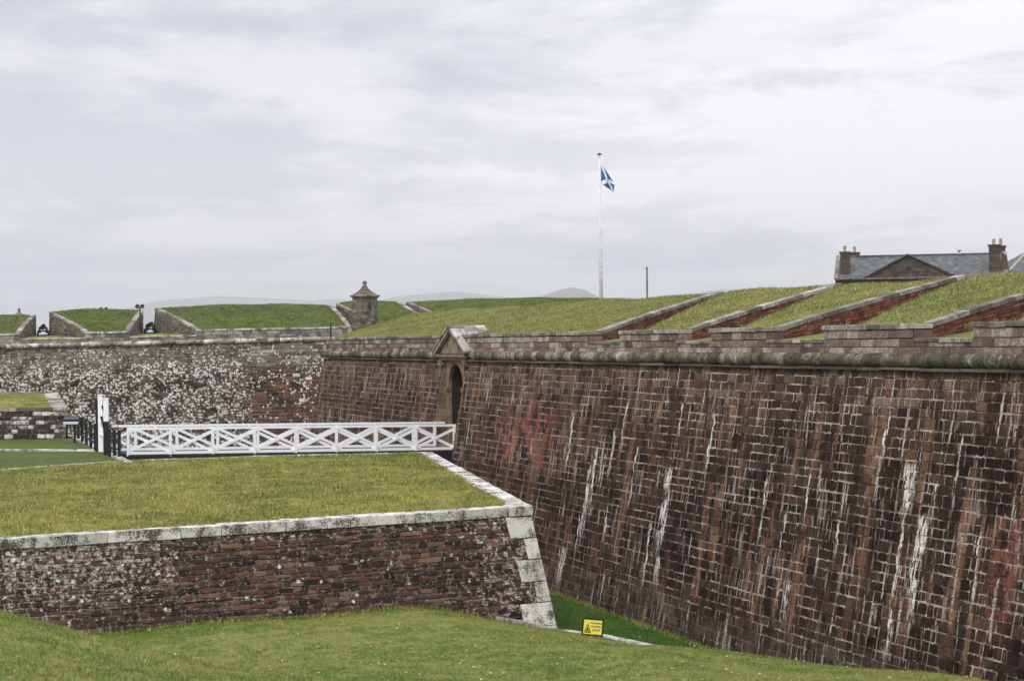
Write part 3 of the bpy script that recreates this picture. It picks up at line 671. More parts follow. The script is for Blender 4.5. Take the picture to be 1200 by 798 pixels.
# parapet: sill course all along, merlons above it
MER = [(547, 690), (727, 793), (833, 899), (966, 1071), (1140, 1290)]     # photo columns of the merlons
mer = [(s_front(b, 390), s_front(a, 390)) for a, b in MER]; mer[0] = (mer[0][0], SEND)
mer.append((mer[-1][0] - 11.5, mer[-1][0] - 3.2))
mer.sort(reverse=True)                                                # from the far end towards us
pmp = lambda s, tt, dep: W(s, -.02 - dep, -.44 - tt * 1.0)
def para_mp(z_top, off=0.0): return lambda s, tt, dep: W(s, -(off + dep), z_top - tt)
m = MB(); masonry(m, -30, SEND, 0, .42, para_mp(-.06), .21, .01, .62, .2, .014, .018, .006, cut=.12)
for (a, b) in mer: masonry(m, a + .02, b - .02, 0, .24, para_mp(.19, .012), .24, .0, .62, .2, .014, .018, .006, cut=.12)
m.build('parapet', M['parapet'], fw)
m = MB()
m.box(W((SEND - 30) / 2, .28, -.36), ((SEND + 30) / 2, .27, .30), (UU, NI, (0, 0, 1)))
for (a, b) in mer: m.box(W((a + b) / 2, .30, .06), ((b - a) / 2 - .01, .285, .125), (UU, NI, (0, 0, 1)))
m.build('parapet_core', M['parapet'], fw)
m = MB()
for (a, b) in mer: coping_run(m, W(a - .03, 0, .33), W(b + .03, 0, .33), NI, .62, .13, .85, over=.07, jit=.008, gap=.008)
prev = SEND
for (a, b) in mer:
    pass
gaps = [(mer[i + 1][1], mer[i][0]) for i in range(len(mer) - 1)]
for (a, b) in gaps: coping_run(m, W(a - .0, 0, -.05), W(b + .0, 0, -.05), NI, .6, .10, .8, over=.05, jit=.006)
bevel(m.build('parapet_coping', M['coping'], fw), .012)

# turf merlons with brick cheeks; the embrasures run obliquely back to narrow throats
WC, ZC, ZF = 8.3, 1.92, .32
THR = [(850, 343), (989, 333.5), (1134, 323.5)]
thr = []
for x, y in THR:
    a, b = PX(x, y); r = (a - 600) / F; q = OO + NI * WC; dd = (r * q.y - q.x) / (UU.x - r * UU.y); thr.append(dd)
thr.append(thr[-1] - 8.6); thr.append(thr[-1] - 8.6)
turf = MB(); chk = MB(); chc = MB(); flr = MB(); thr = thr[:len(gaps)]
def ztop(wi): return ZF - .03 + (ZC - ZF + .03) * min(1, max(0, (wi - .5) / (WC - .5))) ** .92
def zfl(wi): return -.10 + .95 * (wi / WC)
def side_lines():
    """merlon side edges: list of (far line, near line), each = (s at front, s at back)"""
    out = []
    for i, (a, b) in enumerate(mer):
        far = (b, 81.0) if i == 0 else (b - 1.0, thr[i - 1] - .2)
        near = (a, thr[i] + .2) if i < len(thr) else (a - 8, a - 8 + 5.8)
        out.append((far, near))
    return out
for i, (far, near) in enumerate(side_lines()):
    nw = 26; nsn = max(6, int((far[0] - near[0]) / .8)); vs = []; fs = []
    for j in range(nw + 1):
        f = j / nw; wi = .5 + (WC - .5) * f
        sa, sb = near[0] + (near[1] - near[0]) * f, far[0] + (far[1] - far[0]) * f
        for k in range(nsn + 1):
            g = k / nsn; s_ = sa + (sb - sa) * g
            e = min(1, 5 * min(g, 1 - g)) * min(1, 4 * f)
            vs.append(W(s_, wi, ztop(wi) + e * .05 * (1 + math.sin(s_ * .8 + wi) + .7 * math.sin(s_ * .31 - wi * .9)) - .04 * e))
    for k in range(nsn + 1):                                          # inner slope down to the rampart walk
        g = k / nsn; s_ = near[1] + (far[1] - near[1]) * g; vs.append(W(s_, WC + 2.2, -.2))
    for j in range(nw + 1):
        for k in range(nsn): q = j * (nsn + 1) + k; fs.append((q, q + 1, q + nsn + 2, q + nsn + 1))
    turf.add(vs, fs)
    for line, sgn in ((near, -1), (far, 1)):
        if (sgn == 1 and i == 0):                                     # grassed hip at the far corner
            a0, a1 = W(line[0], .5, ZF), W(line[1], WC, ZC)
            turf.add([a0, a1, W(line[1] + 4, WC + 1, -1.0), W(line[0] + 1.5, .6, -.4)], [(0, 1, 2, 3)]); continue
        p0, p1 = W(line[0], .55, 0), W(line[1], WC, 0); L = (p1 - p0).length; dr = (p1 - p0).normalized()
        out = Vector((dr.y, -dr.x, 0)); out = out if out.dot(UU) * sgn > 0 else -out
        hgt = lambda s: ztop(.55 + (WC - .55) * s / L) - .06
        def cm(s, tt, dep, p0=p0, dr=dr, out=out, L=L): 
            q = p0 + dr * s + out * dep; zt = ztop(.55 + (WC - .55) * s / L) - .07; zb_ = zfl(.55 + (WC - .55) * s / L) - .1
            return Vector((q.x, q.y, zt - tt * (zt - zb_)))
        for c in range(8):                                            # brick courses follow the slope
            x = 0
            while x < L:
                l = random.uniform(.18, .42); xa, xb = x + .006, min(L, x + l) - .006
                ta, tb = c / 8 + .012, (c + 1) / 8 - .012
                rr = random.uniform(.008, .028)
                q = [cm(xa, ta, 0), cm(xb, ta, 0), cm(xb, tb, 0), cm(xa, tb, 0), cm(xa, ta, rr), cm(xb, ta, rr), cm(xb, tb, rr), cm(xa, tb, rr)]
                chk.add(q, [(4, 5, 6, 7), (0, 1, 5, 4), (1, 2, 6, 5), (2, 3, 7, 6), (3, 0, 4, 7)]); x += l
        q = [cm(0, 0, -.004), cm(L, 0, -.004), cm(L, 1, -.004), cm(0, 1, -.004)]; chk.add(q, [(0, 1, 2, 3)], bk=(.1, .2, .5))
        z0_, z1_ = ztop(.55) + .045, ztop(WC) + .045
        x = 0
        while x < L:
            l = random.uniform(.5, 1.0); l = L - x if L - x - l < .3 else l
            za, zb2 = ztop(.55 + (WC - .55) * x / L) + .05, ztop(.55 + (WC - .55) * min(L, x + l) / L) + .05
            a = p0 + dr * (x + .006) - out * .14; b = p0 + dr * (x + l - .006) - out * .14; a.z = za - .06; b.z = zb2 - .06
            
            if sgn == 1: a.z -= .05; b.z -= .05
            chc.bar(a, b, .36 if sgn == -1 else .2, .13); x += l
for i, (a, b) in enumerate(gaps):                                     # embrasure floors
    vs = []; 
    for j in range(9):
        f = j / 8; wi = .3 + (WC + 1.5 - .3) * f; g = min(1, f * 1.1)
        sa = a + (thr[i] - .5 - a) * g; sb = b + (thr[i] + .5 - b) * g
        vs += [W(sa - .1, wi, zfl(wi)), W(sb + .1, wi, zfl(wi))]
    flr.add(vs, [(2 * j, 2 * j + 1, 2 * j + 3, 2 * j + 2) for j in range(8)])
chk.build('embrasure_cheeks', M['redbrick'], fw); bevel(chc.build('cheek_coping', M['coping'], fw), .012); flr.build('embrasure_floor', M['g_ramp'], fw)
tag(turf.build('rampart_turf', M['g_ramp'], None, True), 'rising green grass slopes of the rampart above the long wall', None, None, 'structure')
# rampart body and fort interior level
m = MB()
m.add([W(-60, WC + 2.0, -.25), W(95, WC + 2.0, -.25), W(95, WC + 12, -.3), W(-60, WC + 12, -.3), W(95, WC + 16, -3), W(-60, WC + 16, -3), W(95, 180, -3), W(-60, 180, -3)], [(0, 1, 2, 3), (3, 2, 4, 5), (5, 4, 6, 7)])
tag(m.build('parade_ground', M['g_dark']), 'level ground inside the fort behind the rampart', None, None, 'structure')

# ------------------------------------------------------------------ gate in its niche
SC = (SG0 + SG1) / 2 - .05
gt = empty('gateway', W(SC, 0, -4.8), 'ochre sandstone gateway with arch and small pedimented roof at the end of the bridge', 'gateway')
for s_, sg in ((SG0, 1), (SG1, -1)):                                  # cheeks of the niche, widening downwards with the batter
    m = MB()
    def qm(s, tt, dep, s_=s_, sg=sg): return W(s_ + sg * dep, -s, Z0 - tt)
    tt = 0
    while tt < 4.2:
        h = .33; x = -.15
        while x < (tt + h) * BAT + .06:
            xe = (tt + h / 2) * BAT + .035; l = min(random.uniform(.35, .6), xe - x)
            if l < .05: break
            v = [qm(x + .004, tt + .006, .002), qm(x + l - .004, tt + .006, .002), qm(x + l - .004, tt + h - .006, .002), qm(x + .004, tt + h - .006, .002)]
            v2 = [qm(x + .012, tt + .014, .02), qm(x + l - .012, tt + .014, .02), qm(x + l - .012, tt + h - .014, .02), qm(x + .012, tt + h - .014, .02)]
            m.add(v + v2, [(4, 5, 6, 7), (0, 1, 5, 4), (1, 2, 6, 5), (2, 3, 7, 6), (3, 0, 4, 7)]); x += l
        tt += h
    m.add([qm(-.2, -.1, 0), qm(0, -.1, 0), qm(5 * BAT, 5, 0), qm(-.2, 5, 0)], [(0, 1, 2, 3)])
    m.build('niche_side', M['gatestone'], gt)
# portal with arched opening
hw = (SG1 - SG0) / 2; ow = 1.14; zs, zt = -2.05, -1.02; zbm = -5.2
def arch(mb, ow, zs, rise, out_w, ztopp, zb_, wi, thick):
    n = 14; inner = [(-ow, zb_), (-ow, zs)] + [(-ow * math.cos(math.pi * k / n), zs + rise * math.sin(math.pi * k / n)) for k in range(1, n)] + [(ow, zs), (ow, zb_)]
    outer = []
    for (a, z) in inner:
        if z <= zs + 1e-6: outer.append((math.copysign(out_w, a), z))
        else:
            th = math.atan2(z - zs, a); c, s_ = math.cos(th), math.sin(th)
            k = min(out_w / max(abs(c), 1e-6), (ztopp - zs) / max(s_, 1e-6)); outer.append((c * k, zs + s_ * k))
    N = len(inner); vs = [W(SC + a, wi, z) for a, z in inner] + [W(SC + a, wi, z) for a, z in outer] + [W(SC + a, wi + thick, z) for a, z in inner]
    mb.add(vs, [(i, i + 1, N + i + 1, N + i) for i in range(N - 1)] + [(i, 2 * N + i, 2 * N + i + 1, i + 1) for i in range(N - 1)])
m = MB(); arch(m, ow, zs, 1.05, hw, -.55, zbm, .03, .09); m.build('portal', M['gatestone'], gt)
m = MB(); arch(m, ow + .02, zs, 1.07, ow + .2, zs + 1.3, zbm, .11, 4.0); m.build('passage_lining', M['passage_shade'], gt)
m = MB(); arch(m, ow - .0, zs, 1.05, ow + .28, zs + 1.32, zbm, -.05, .08)
for a in (-1, 1): m.box(W(SC + a * (ow + .15), -.06, -2.15), (.2, .1, .09), (UU, NI, (0, 0, 1)))     # imposts
m.build('arch_surround', M['gatestone'], gt)
m = MB(); m.box(W(SC, 3.6, -3.0), (1.0, .05, 2.2), (UU, NI, (0, 0, 1)))
for k in range(-4, 5): m.box(W(SC + k * .22, 3.52, -3.0), (.09, .03, 2.2), (UU, NI, (0, 0, 1)))
m.build('door', M['timber'], gt)
m = MB(); m.box(W(SC, 2, ZR - .1), (hw, 2.6, .08), (UU, NI, (0, 0, 1))); m.build('threshold', M['coping'], gt)
m = MB()   # entablature
m.box(W(SC, .0, -.62), (hw + .55, .32, .07), (UU, NI, (0, 0, 1))); m.box(W(SC, .06, -.76), (hw + .35, .28, .07), (UU, NI, (0, 0, 1)))
for a in (-1, 1):
    m.box(W(SC + a * (hw + .12), -.12, -.95), (.2, .16, .12), (UU, NI, (0, 0, 1)))
m.build('cornice', M['gatestone'], gt)
m = MB(); pw = 2.45; pe, pa = -.52, .62
v = [W(SC - pw + .2, -.18, pe), W(SC + pw - .2, -.18, pe), W(SC, -.18, pa - .1)]; v += [p + NI * 1.4 for p in v]
m.add(v, [(0, 1, 2), (3, 5, 4), (0, 3, 4, 1), (1, 4, 5, 2), (2, 5, 3, 0)]); m.build('pediment', M['gatestone'], gt)
m = MB()
for sg in (-1, 1):
    a, b = W(SC + sg * (pw + .1), 0, pe - .02), W(SC, 0, pa + .03)
    dr = (b - a).normalized(); upn = dr.cross(NI); upn = upn if upn.z > 0 else -upn; L = (b - a).length
    for r_, (w0, w1) in enumerate(((-.42, .25), (.26, .85), (.86, 1.35))):
        x = 0
        while x < L - .05:
            l = random.uniform(.55, .9); l = L - x if L - x - l < .3 else l
            m.box(a + dr * (x + l / 2) + NI * (w0 + w1) / 2 + upn * (.075 + .008 * (r_ == 0) + random.uniform(-.004, .004)), (l / 2 - .006, (w1 - w0) / 2 - .004, .055), (dr, NI, upn), jit=.006); x += l
bevel(m.build('roof_slabs', M['coping'], gt), .012)
m = MB()
for sg in (-1, 1):
    a, b = W(SC + sg * (pw - .1), -.3, pe + .02), W(SC, -.3, pa - .06); m.bar(a, b, .16, .10)
m.build('raking_cornice', M['parapet'], gt)

# ------------------------------------------------------------------ bridge
ZBR = lambda f: -4.82 + .22 * f                                       # f: 0 at gate, 1 at the outer end
BL = 14.5; BC = SC; HWB = 1.5
def B(f, side, dz): p = W(BC + side * HWB, -.58 - BL * f, 0); p.z = ZBR(f) + dz; return p
br = empty('footbridge', B(.5, 0, -4.4), 'white timber footbridge with X braced railings crossing the ditch to the gateway', 'bridge')
m = MB()
for k in range(60):
    f0, f1 = k / 60 + .0006, (k + 1) / 60 - .0006; c = (B(f0, 0, -.05) + B(f1, 0, -.05)) / 2
    m.box(c, (BL / 120 - .01, HWB + .12, .035), (NI, UU, (0, 0, 1)))
m.build('deck', M['timber'], br)
m = MB()
for sd_ in (-1.05, 0, 1.05): m.bar(B(0, sd_, -.27), B(1, sd_, -.27), .2, .34)
m.build('stringer', M['black'], br)
for fp in (.2, .5, .8):
    pr = MB()
    for sd_ in (-.9, .9): pr.bar(B(fp, sd_, -.5), Vector((B(fp, sd_, 0).x, B(fp, sd_, 0).y, ZD - .2)), .28, .28, up=(0, 1, 0))
    pr.bar(B(fp, -1.05, -.55), B(fp, 1.05, -.55), .25, .25); pr.build('trestle', M['black'], br)
NB = 8
for sd_ in (-1, 1):
    rl = MB(); rl.bar(B(-.03 if sd_ > 0 else -.004, sd_, 1.09), B(1, sd_, 1.09), .14, .095); 
    rl.bar(B(0, sd_, .06), B(1, sd_, .06), .10, .11)
    top = rl.build('railing', M['white'], br)
    ph = 0.0 if sd_ < 0 else -.41                                   # the far railing's bays are out of step with the near one's
    for i in range(NB + 2):
        f = (i + ph) / NB
        if f > 1.0001: continue
        f = max(.002, min(.998, f)); low_ = -.38 if i % 2 else -.06
        p = MB(); p.bar(B(f, sd_ * 1.035, low_), B(f, sd_ * 1.035, 1.035), .13, .11, up=(NI.x, NI.y, 0)); p.build('post', M['white'], top)
    for i in range(NB + 1):
        f0, f1 = (i + .03 + ph) / NB, (i + .97 + ph) / NB; g0, g1 = max(.004, f0), min(.996, f1)
        if g1 - g0 < .02: continue
        zz_ = lambda f, za, zb: za + (zb - za) * (f - f0) / (f1 - f0)
        p = MB(); p.bar(B(g0, sd_ * .99, zz_(g0, .13, .92)), B(g1, sd_ * .99, zz_(g1, .13, .92)), .045, .12)
        p.bar(B(g0, sd_ * 1.02, zz_(g0, .92, .13)), B(g1, sd_ * 1.02, zz_(g1, .92, .13)), .045, .12); p.build('brace', M['white'], top)

# tall posts at the outer end of the bridge
def upright(x, y0, y1, dist, blackpart=None):
    a = P(x, y0, dist); b = P(x, y1, dist); return a, b
fr = empty('gate_frame', P(118, 525, 83.0), 'pair of tall white posts with black lower part at the outer end of the bridge', 'gate posts')
a = P(118.5, 526, 83.0); m = MB(); m.box((a.x, a.y, -3.42), (.10, .10, 1.24)); m.box((a.x, a.y, -2.16), (.12, .12, .03)); bevel(m.build('post', M['white'], fr), .01)
m = MB(); m.box((a.x - .17, a.y + .06, -3.5), (.05, .10, 1.15)); m.build('post_lining', M['black'], fr)
b = P(125, 526, 80.6); m = MB(); m.box((b.x, b.y, -2.75), (.10, .10, .48)); m.box((b.x, b.y, -2.25), (.12, .12, .025)); bevel(m.build('post', M['white'], fr), .01)
m = MB(); m.box((b.x, b.y, -3.95), (.11, .11, .72)); m.bar((b.x - .22, b.y, -3.0), (b.x + .1, b.y, -4.3), .09, .09); m.bar((b.x - .18, b.y, -2.55), (b.x + .06, b.y, -3.2), .07, .07); m.build('lower_post', M['black'], fr)
m = MB(); m.bar((a.x, a.y, -3.35), (b.x, b.y, -3.35), .08, .12); m.bar((a.x, a.y, -3.9), (b.x, b.y, -3.9), .08, .10); m.build('cross_bar', M['white'], fr)
# black fence behind the posts along the ditch edge
def fence(name, pa, pb, n, h, label, mat, z):
    pa, pb = Vector(pa), Vector(pb); pa.z = pb.z = z; fe = empty(name, pa, label, 'fence')
    for i in range(n):
        p = pa.lerp(pb, i / (n - 1)); q = MB(); q.box(p + Vector((0, 0, h / 2)), (.062, .062, h / 2)); q.box(p + Vector((0, 0, h + .02)), (.075, .075, .025)); q.build('post', mat, fe)
    for zz_ in (.35, .72, h - .1):
        q = MB(); q.bar(pa + Vector((0, 0, zz_)), pb + Vector((0, 0, zz_)), .05, .08); q.build('rail', mat, fe)
    return fe
fence('fence', P(112, 528, 84.6), E2.lerp(E1, .16) + Vector((-.2, 0, 0)), 5, 1.18, 'black post and rail fence left of the tall white posts', M['black'], ZR)
fence('fence', P(128.5, 528, 80.2), P(140, 530, 79.2), 3, 1.12, 'short black fence between the tall posts and the bridge railing', M['black'], ZR)
le = empty('information_board', P(84, 508, 92), 'small black topped lectern board beside the left end of the black fence', 'information board')
c = P(84, 489, 92); m = MB(); m.box(c, (.36, .25, .07), ((1, 0, 0), (0, .94, .34), (0, -.34, .94))); m.build('board', M['black'], le)
m = MB(); m.box(c + Vector((0, -.14, -.15)), (.36, .12, .055), ((1, 0, 0), (0, .94, .34), (0, -.34, .94))); m.build('edge', M['white'], le)
m = MB(); m.box((c.x + .12, c.y + .1, (c.z - .15 + ZR) / 2), (.05, .05, (c.z - ZR) / 2)); m.build('leg', M['black'], le)

# ------------------------------------------------------------------ far bastion wall on the left
A0 = Vector((-34.9, 128.0, 0)); U2 = Vector((.963, .269, 0)).normalized(); N2 = Vector((-U2.y, U2.x, 0))
def s2(x, y=390, wi=0.0):
    a, _ = PX(x, y); r = (a - 600) / F; q = A0 + N2 * wi; return (r * q.y - q.x) / (U2.x - r * U2.y)
cz2 = lambda s: .06 + .0115 * max(-30, min(s, 48))
def W2(s, wi, z): p = A0 + U2 * s + N2 * wi; return Vector((p.x, p.y, z + cz2(s)))
bw = empty('bastion_wall', A0 + Vector((12, 3, ZD)), 'far grey wall blotched with white lichen, running behind the bridge on the left', 'fortress wall')
bmp2 = lambda s, tt, dep: W2(s, -(tt * .13 + dep), -.16 - tt)
S0, S1 = -22, 46
m = MB(); masonry(m, S0, 17.0, 0, 9.4, bmp2, .19, .06, .25, .11, .045, .035, .035, cut=.5)
masonry(m, 17.0, S1, 0, 9.4, bmp2, .26, .05, .58, .25, .03, .03, .015, cut=.15); m.build('masonry', M['bas'], bw)
m = MB(); sheet(m, S0, S1, 0, 9.6, bmp2, 1, 1, .004); m.build('mortar_bed', M['basm'], bw)
m = MB(); cordon(m, S0, S1, lambda s, o, dz: W2(s, -(o + .05), dz), .17, .7); m.build('cordon', M['cordon_pale'], bw, True)
MER2 = [(-90, 23), (100, 152), (230, 412), (441, 508), (532, 640)]
m2 = [(s2(a), s2(b)) for a, b in MER2]; m2[0] = (S0, m2[0][1]); m2[-1] = (m2[-1][0], S1)
m = MB(); masonry(m, S0, S1, 0, .36, lambda s, tt, dep: W2(s, -dep, .46 - tt), .18, .01, .5, .18, .02, .02, .008, cut=.2)
for a, b in m2: masonry(m, a, b, 0, .32, lambda s, tt, dep: W2(s, -dep - .01, .76 - tt), .32, 0, .55, .2, .02, .02, .008, cut=.2)
m.build('parapet', M['coping'], bw)
m = MB(); 
for i in range(34):
    a = S0 + i * 2.0; m.box(W2(a + 1, .28, .26), (1.0, .27, .20), (U2, N2, (0, 0, 1)))
for a, b in m2:
    n_ = max(1, int((b - a) / 2)); 
    for i in range(n_): l = (b - a) / n_; m.box(W2(a + l * (i + .5), .3, .60), (l / 2, .285, .16), (U2, N2, (0, 0, 1)))
m.build('parapet_core', M['joint'], bw)
m = MB()
for a, b in m2: coping_run(m, W2(a, 0, .88), W2(b, 0, .88), N2, .6, .12, .9, over=.07, jit=.012)
g2 = [(m2[i][1], m2[i + 1][0]) for i in range(4)]
for a, b in g2: coping_run(m, W2(a, 0, .52), W2(b, 0, .52), N2, .6, .10, .9, over=.05, jit=.012)
m.build('parapet_coping', M['white_coping'], bw)
WB = 6.5; ZB2 = [2.22, 2.36, 2.50, 2.62, 2.62]
thr2 = [(s2(42, 370, WB), s2(58, 370, WB)), (s2(167.5, 366, WB), s2(182, 366, WB)), (s2(389, 360, WB), s2(394, 360, WB)), (s2(469, 358, WB), s2(476, 358, WB))]
turf2 = MB(); ck = MB(); cc = MB(); fl = MB()
for i, (a, b) in enumerate(m2):
    lf = (a, thr2[i - 1][1] if i else a); rt = (b, thr2[i][0] if i < 4 else b); zc = ZB2[i]
    zt2 = lambda wi, zc=zc: .84 + (zc - .84) * min(1, max(0, (wi - .5) / (WB - .5))) ** .85
    nw = 14; ns_ = 22; vs = []; fs = []
    for j in range(nw + 1):
        f = j / nw; wi = .5 + (WB - .5) * f
        for k in range(ns_ + 1):
            g = k / ns_; sa = lf[0] + (lf[1] - lf[0]) * f; sb = rt[0] + (rt[1] - rt[0]) * f; s_ = sa + (sb - sa) * g
            e = min(1, 5 * min(g, 1 - g)); dome = .22 * f * (math.sin(math.pi * g) ** .6 if 0 < g < 1 else 0)
            vs.append(W2(s_, wi, zt2(wi) + dome * (1 if i else .5) + e * .03 * math.sin(s_ * 1.3 + wi)))
    for k in range(ns_ + 1): g = k / ns_; vs.append(W2(lf[1] + (rt[1] - lf[1]) * g, WB + 2.5, .1))
    for j in range(nw + 1):
        for k in range(ns_): q = j * (ns_ + 1) + k; fs.append((q, q + 1, q + ns_ + 2, q + ns_ + 1))
    turf2.add(vs, fs)
    for (ln, sg) in ((lf, -1), (rt, 1)):
        if (i == 0 and sg == -1) or (i == 4 and sg == 1): continue
        p0, p1 = (ln[0], .5), (ln[1], WB); L = math.hypot(p1[0] - p0[0], p1[1] - p0[1]); ux, uy = (p1[0] - p0[0]) / L, (p1[1] - p0[1]) / L
        ox, oy = (uy, -ux) if uy * sg > 0 else (-uy, ux)
        def cm(s, tt, dep):
            wi = p0[1] + uy * s + oy * dep; zz_ = zt2(p0[1] + uy * s) - .05; zf = .45 + .05 * s
            return W2(p0[0] + ux * s + ox * dep, wi, zz_ - tt * (zz_ - zf))
        for c in range(6):
            x = 0
            while x < L:
                l = random.uniform(.22, .5); xa, xb = x + .01, min(L, x + l) - .01; ta, tb = c / 6 + .02, (c + 1) / 6 - .02; rr = random.uniform(.02, .04)
                q = [cm(xa, ta, 0), cm(xb, ta, 0), cm(xb, tb, 0), cm(xa, tb, 0), cm(xa, ta, rr), cm(xb, ta, rr), cm(xb, tb, rr), cm(xa, tb, rr)]
                ck.add(q, [(4, 5, 6, 7), (0, 1, 5, 4), (1, 2, 6, 5), (2, 3, 7, 6), (3, 0, 4, 7)]); x += l
        ck.add([cm(0, 0, -.004), cm(L, 0, -.004), cm(L, 1, -.004), cm(0, 1, -.004)], [(0, 1, 2, 3)])
        be = [cm(L, 0, 0), cm(L, 1, 0), cm(L, 1, -.5), cm(L, 0, -.5)]; ck.add(be, [(0, 1, 2, 3)])
        x = 0
        while x < L:
            l = random.uniform(.5, .9); l = L - x if L - x - l < .3 else l
            cc.bar(cm(x + .01, 0, -.13) + Vector((0, 0, .05)), cm(x + l - .01, 0, -.13) + Vector((0, 0, .05)), .34, .13); x += l
for i, (a, b) in enumerate(g2):
    ta, tb = thr2[i]; fl.add([W2(a - .2, .3, .47), W2(b + .2, .3, .47), W2(tb + .2, WB + .5, .80), W2(ta - .2, WB + .5, .80)], [(0, 1, 2, 3)])
    fl.add([W2(ta - .2, WB + .5, .80), W2(tb + .2, WB + .5, .80), W2(tb + .2, WB + .5, -.5), W2(ta - .2, WB + .5, -.5)], [(0, 1, 2, 3)])
ck.build('embrasure_cheeks', M['tower'], bw); cc.build('cheek_coping', M['coping'], bw); fl.build('embrasure_floor', M['g_lawn'], bw)
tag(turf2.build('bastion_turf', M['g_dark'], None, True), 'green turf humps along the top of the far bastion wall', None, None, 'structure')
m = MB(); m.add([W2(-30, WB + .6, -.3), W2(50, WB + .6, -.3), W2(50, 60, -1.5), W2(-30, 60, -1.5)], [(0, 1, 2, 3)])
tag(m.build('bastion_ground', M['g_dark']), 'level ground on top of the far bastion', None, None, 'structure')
# thin post at the junction of the two walls
pp = P(387.5, 377, 131.0); m = MB(); m.tube([(pp.x, pp.y, -.2), (pp.x, pp.y, pp.z)], [.07, .06], 10); m.tube([(pp.x, pp.y, pp.z), (pp.x, pp.y, pp.z + .09)], [.11, .04], 10)
tag(m.build('bollard', M['iron']), 'short dark iron post against the pale parapet left of the stone sentry turret', 'post')

# ------------------------------------------------------------------ cannons in the embrasures
def cannon(s, wi, z, label):
    c = W2(s, wi, z); o = empty('cannon', c, label, 'cannon', 'cannons in the bastion embrasures')
    ax = -N2
    m = MB(); m.tube([c - ax * 1.0 + Vector((0, 0, .62)), c - ax * .9 + Vector((0, 0, .62)), c + ax * .2 + Vector((0, 0, .66)), c + ax * 1.1 + Vector((0, 0, .70)), c + ax * 1.2 + Vector((0, 0, .70))], [.10, .19, .16, .12, .15], 14)
    m.build('barrel', M['gun'], o)
    m = MB()
    for sd_ in (-.24, .24):
        m.box(c + U2 * sd_ + Vector((0, 0, .36)), (.06, .7, .17), (U2, N2, (0, 0, 1))); m.box(c + U2 * sd_ - ax * .35 + Vector((0, 0, .58)), (.06, .3, .06), (U2, N2, (0, 0, 1)))
    m.box(c + Vector((0, 0, .34)), (.3, .5, .05), (U2, N2, (0, 0, 1))); m.build('carriage', M['gun'], o)
    for f_ in (-.45, .45):
        for sd_ in (-.37, .37):
            q = MB(); p = c + ax * f_ + U2 * sd_ + Vector((0, 0, .2)); q.tube([p - U2 * .05, p + U2 * .05], [.2, .2], 14); q.build('wheel', M['gun'], o)
cannon((thr2[0][0] + thr2[0][1]) / 2, WB - .9, .70, 'black cannon in the embrasure nearest the left edge of the photo')
cannon((thr2[1][0] + thr2[1][1]) / 2, WB - .9, .70, 'black cannon in the embrasure below the twin headed lamp post')

# ------------------------------------------------------------------ twin floodlights
def flood(x, ytop, ybase, dist, spread, label, post=True):
    p = P(x, ytop, dist); b_ = P(x, ybase, dist); o = empty('floodlight', (p.x, p.y, b_.z - 1.2), label, 'floodlight', 'twin headed floodlights on the bastion')
    m = MB(); m.tube([(p.x, p.y, b_.z - 1.2), (p.x, p.y, p.z - .12)], [.06, .05], 10); m.bar((p.x - spread * .7, p.y, p.z - .14), (p.x + spread * .7, p.y, p.z - .14), .05, .05); m.build('post', M['iron'], o)
    for sg in (-1, 1):
        q = MB(); c = Vector((p.x + sg * spread, p.y, p.z + .0)); q.tube([c + Vector((0, -.12, -.07)), c + Vector((0, 0, 0)), c + Vector((0, .14, .09))], [.15, .15, .06], 12)
        h_ = q.build('lamp_head', M['gun'], o); g = MB(); g.tube([c + Vector((0, -.128, -.074)), c + Vector((0, -.122, -.072))], [.13, .13], 12); g.build('lens', M['lens'], h_)
flood(164, 356.5, 366, 134.5, .17, 'twin headed floodlight on a grey post above the second embrasure')
flood(121.5, 360, 364, 137, .19, 'twin headed floodlight just showing over the middle turf merlon')

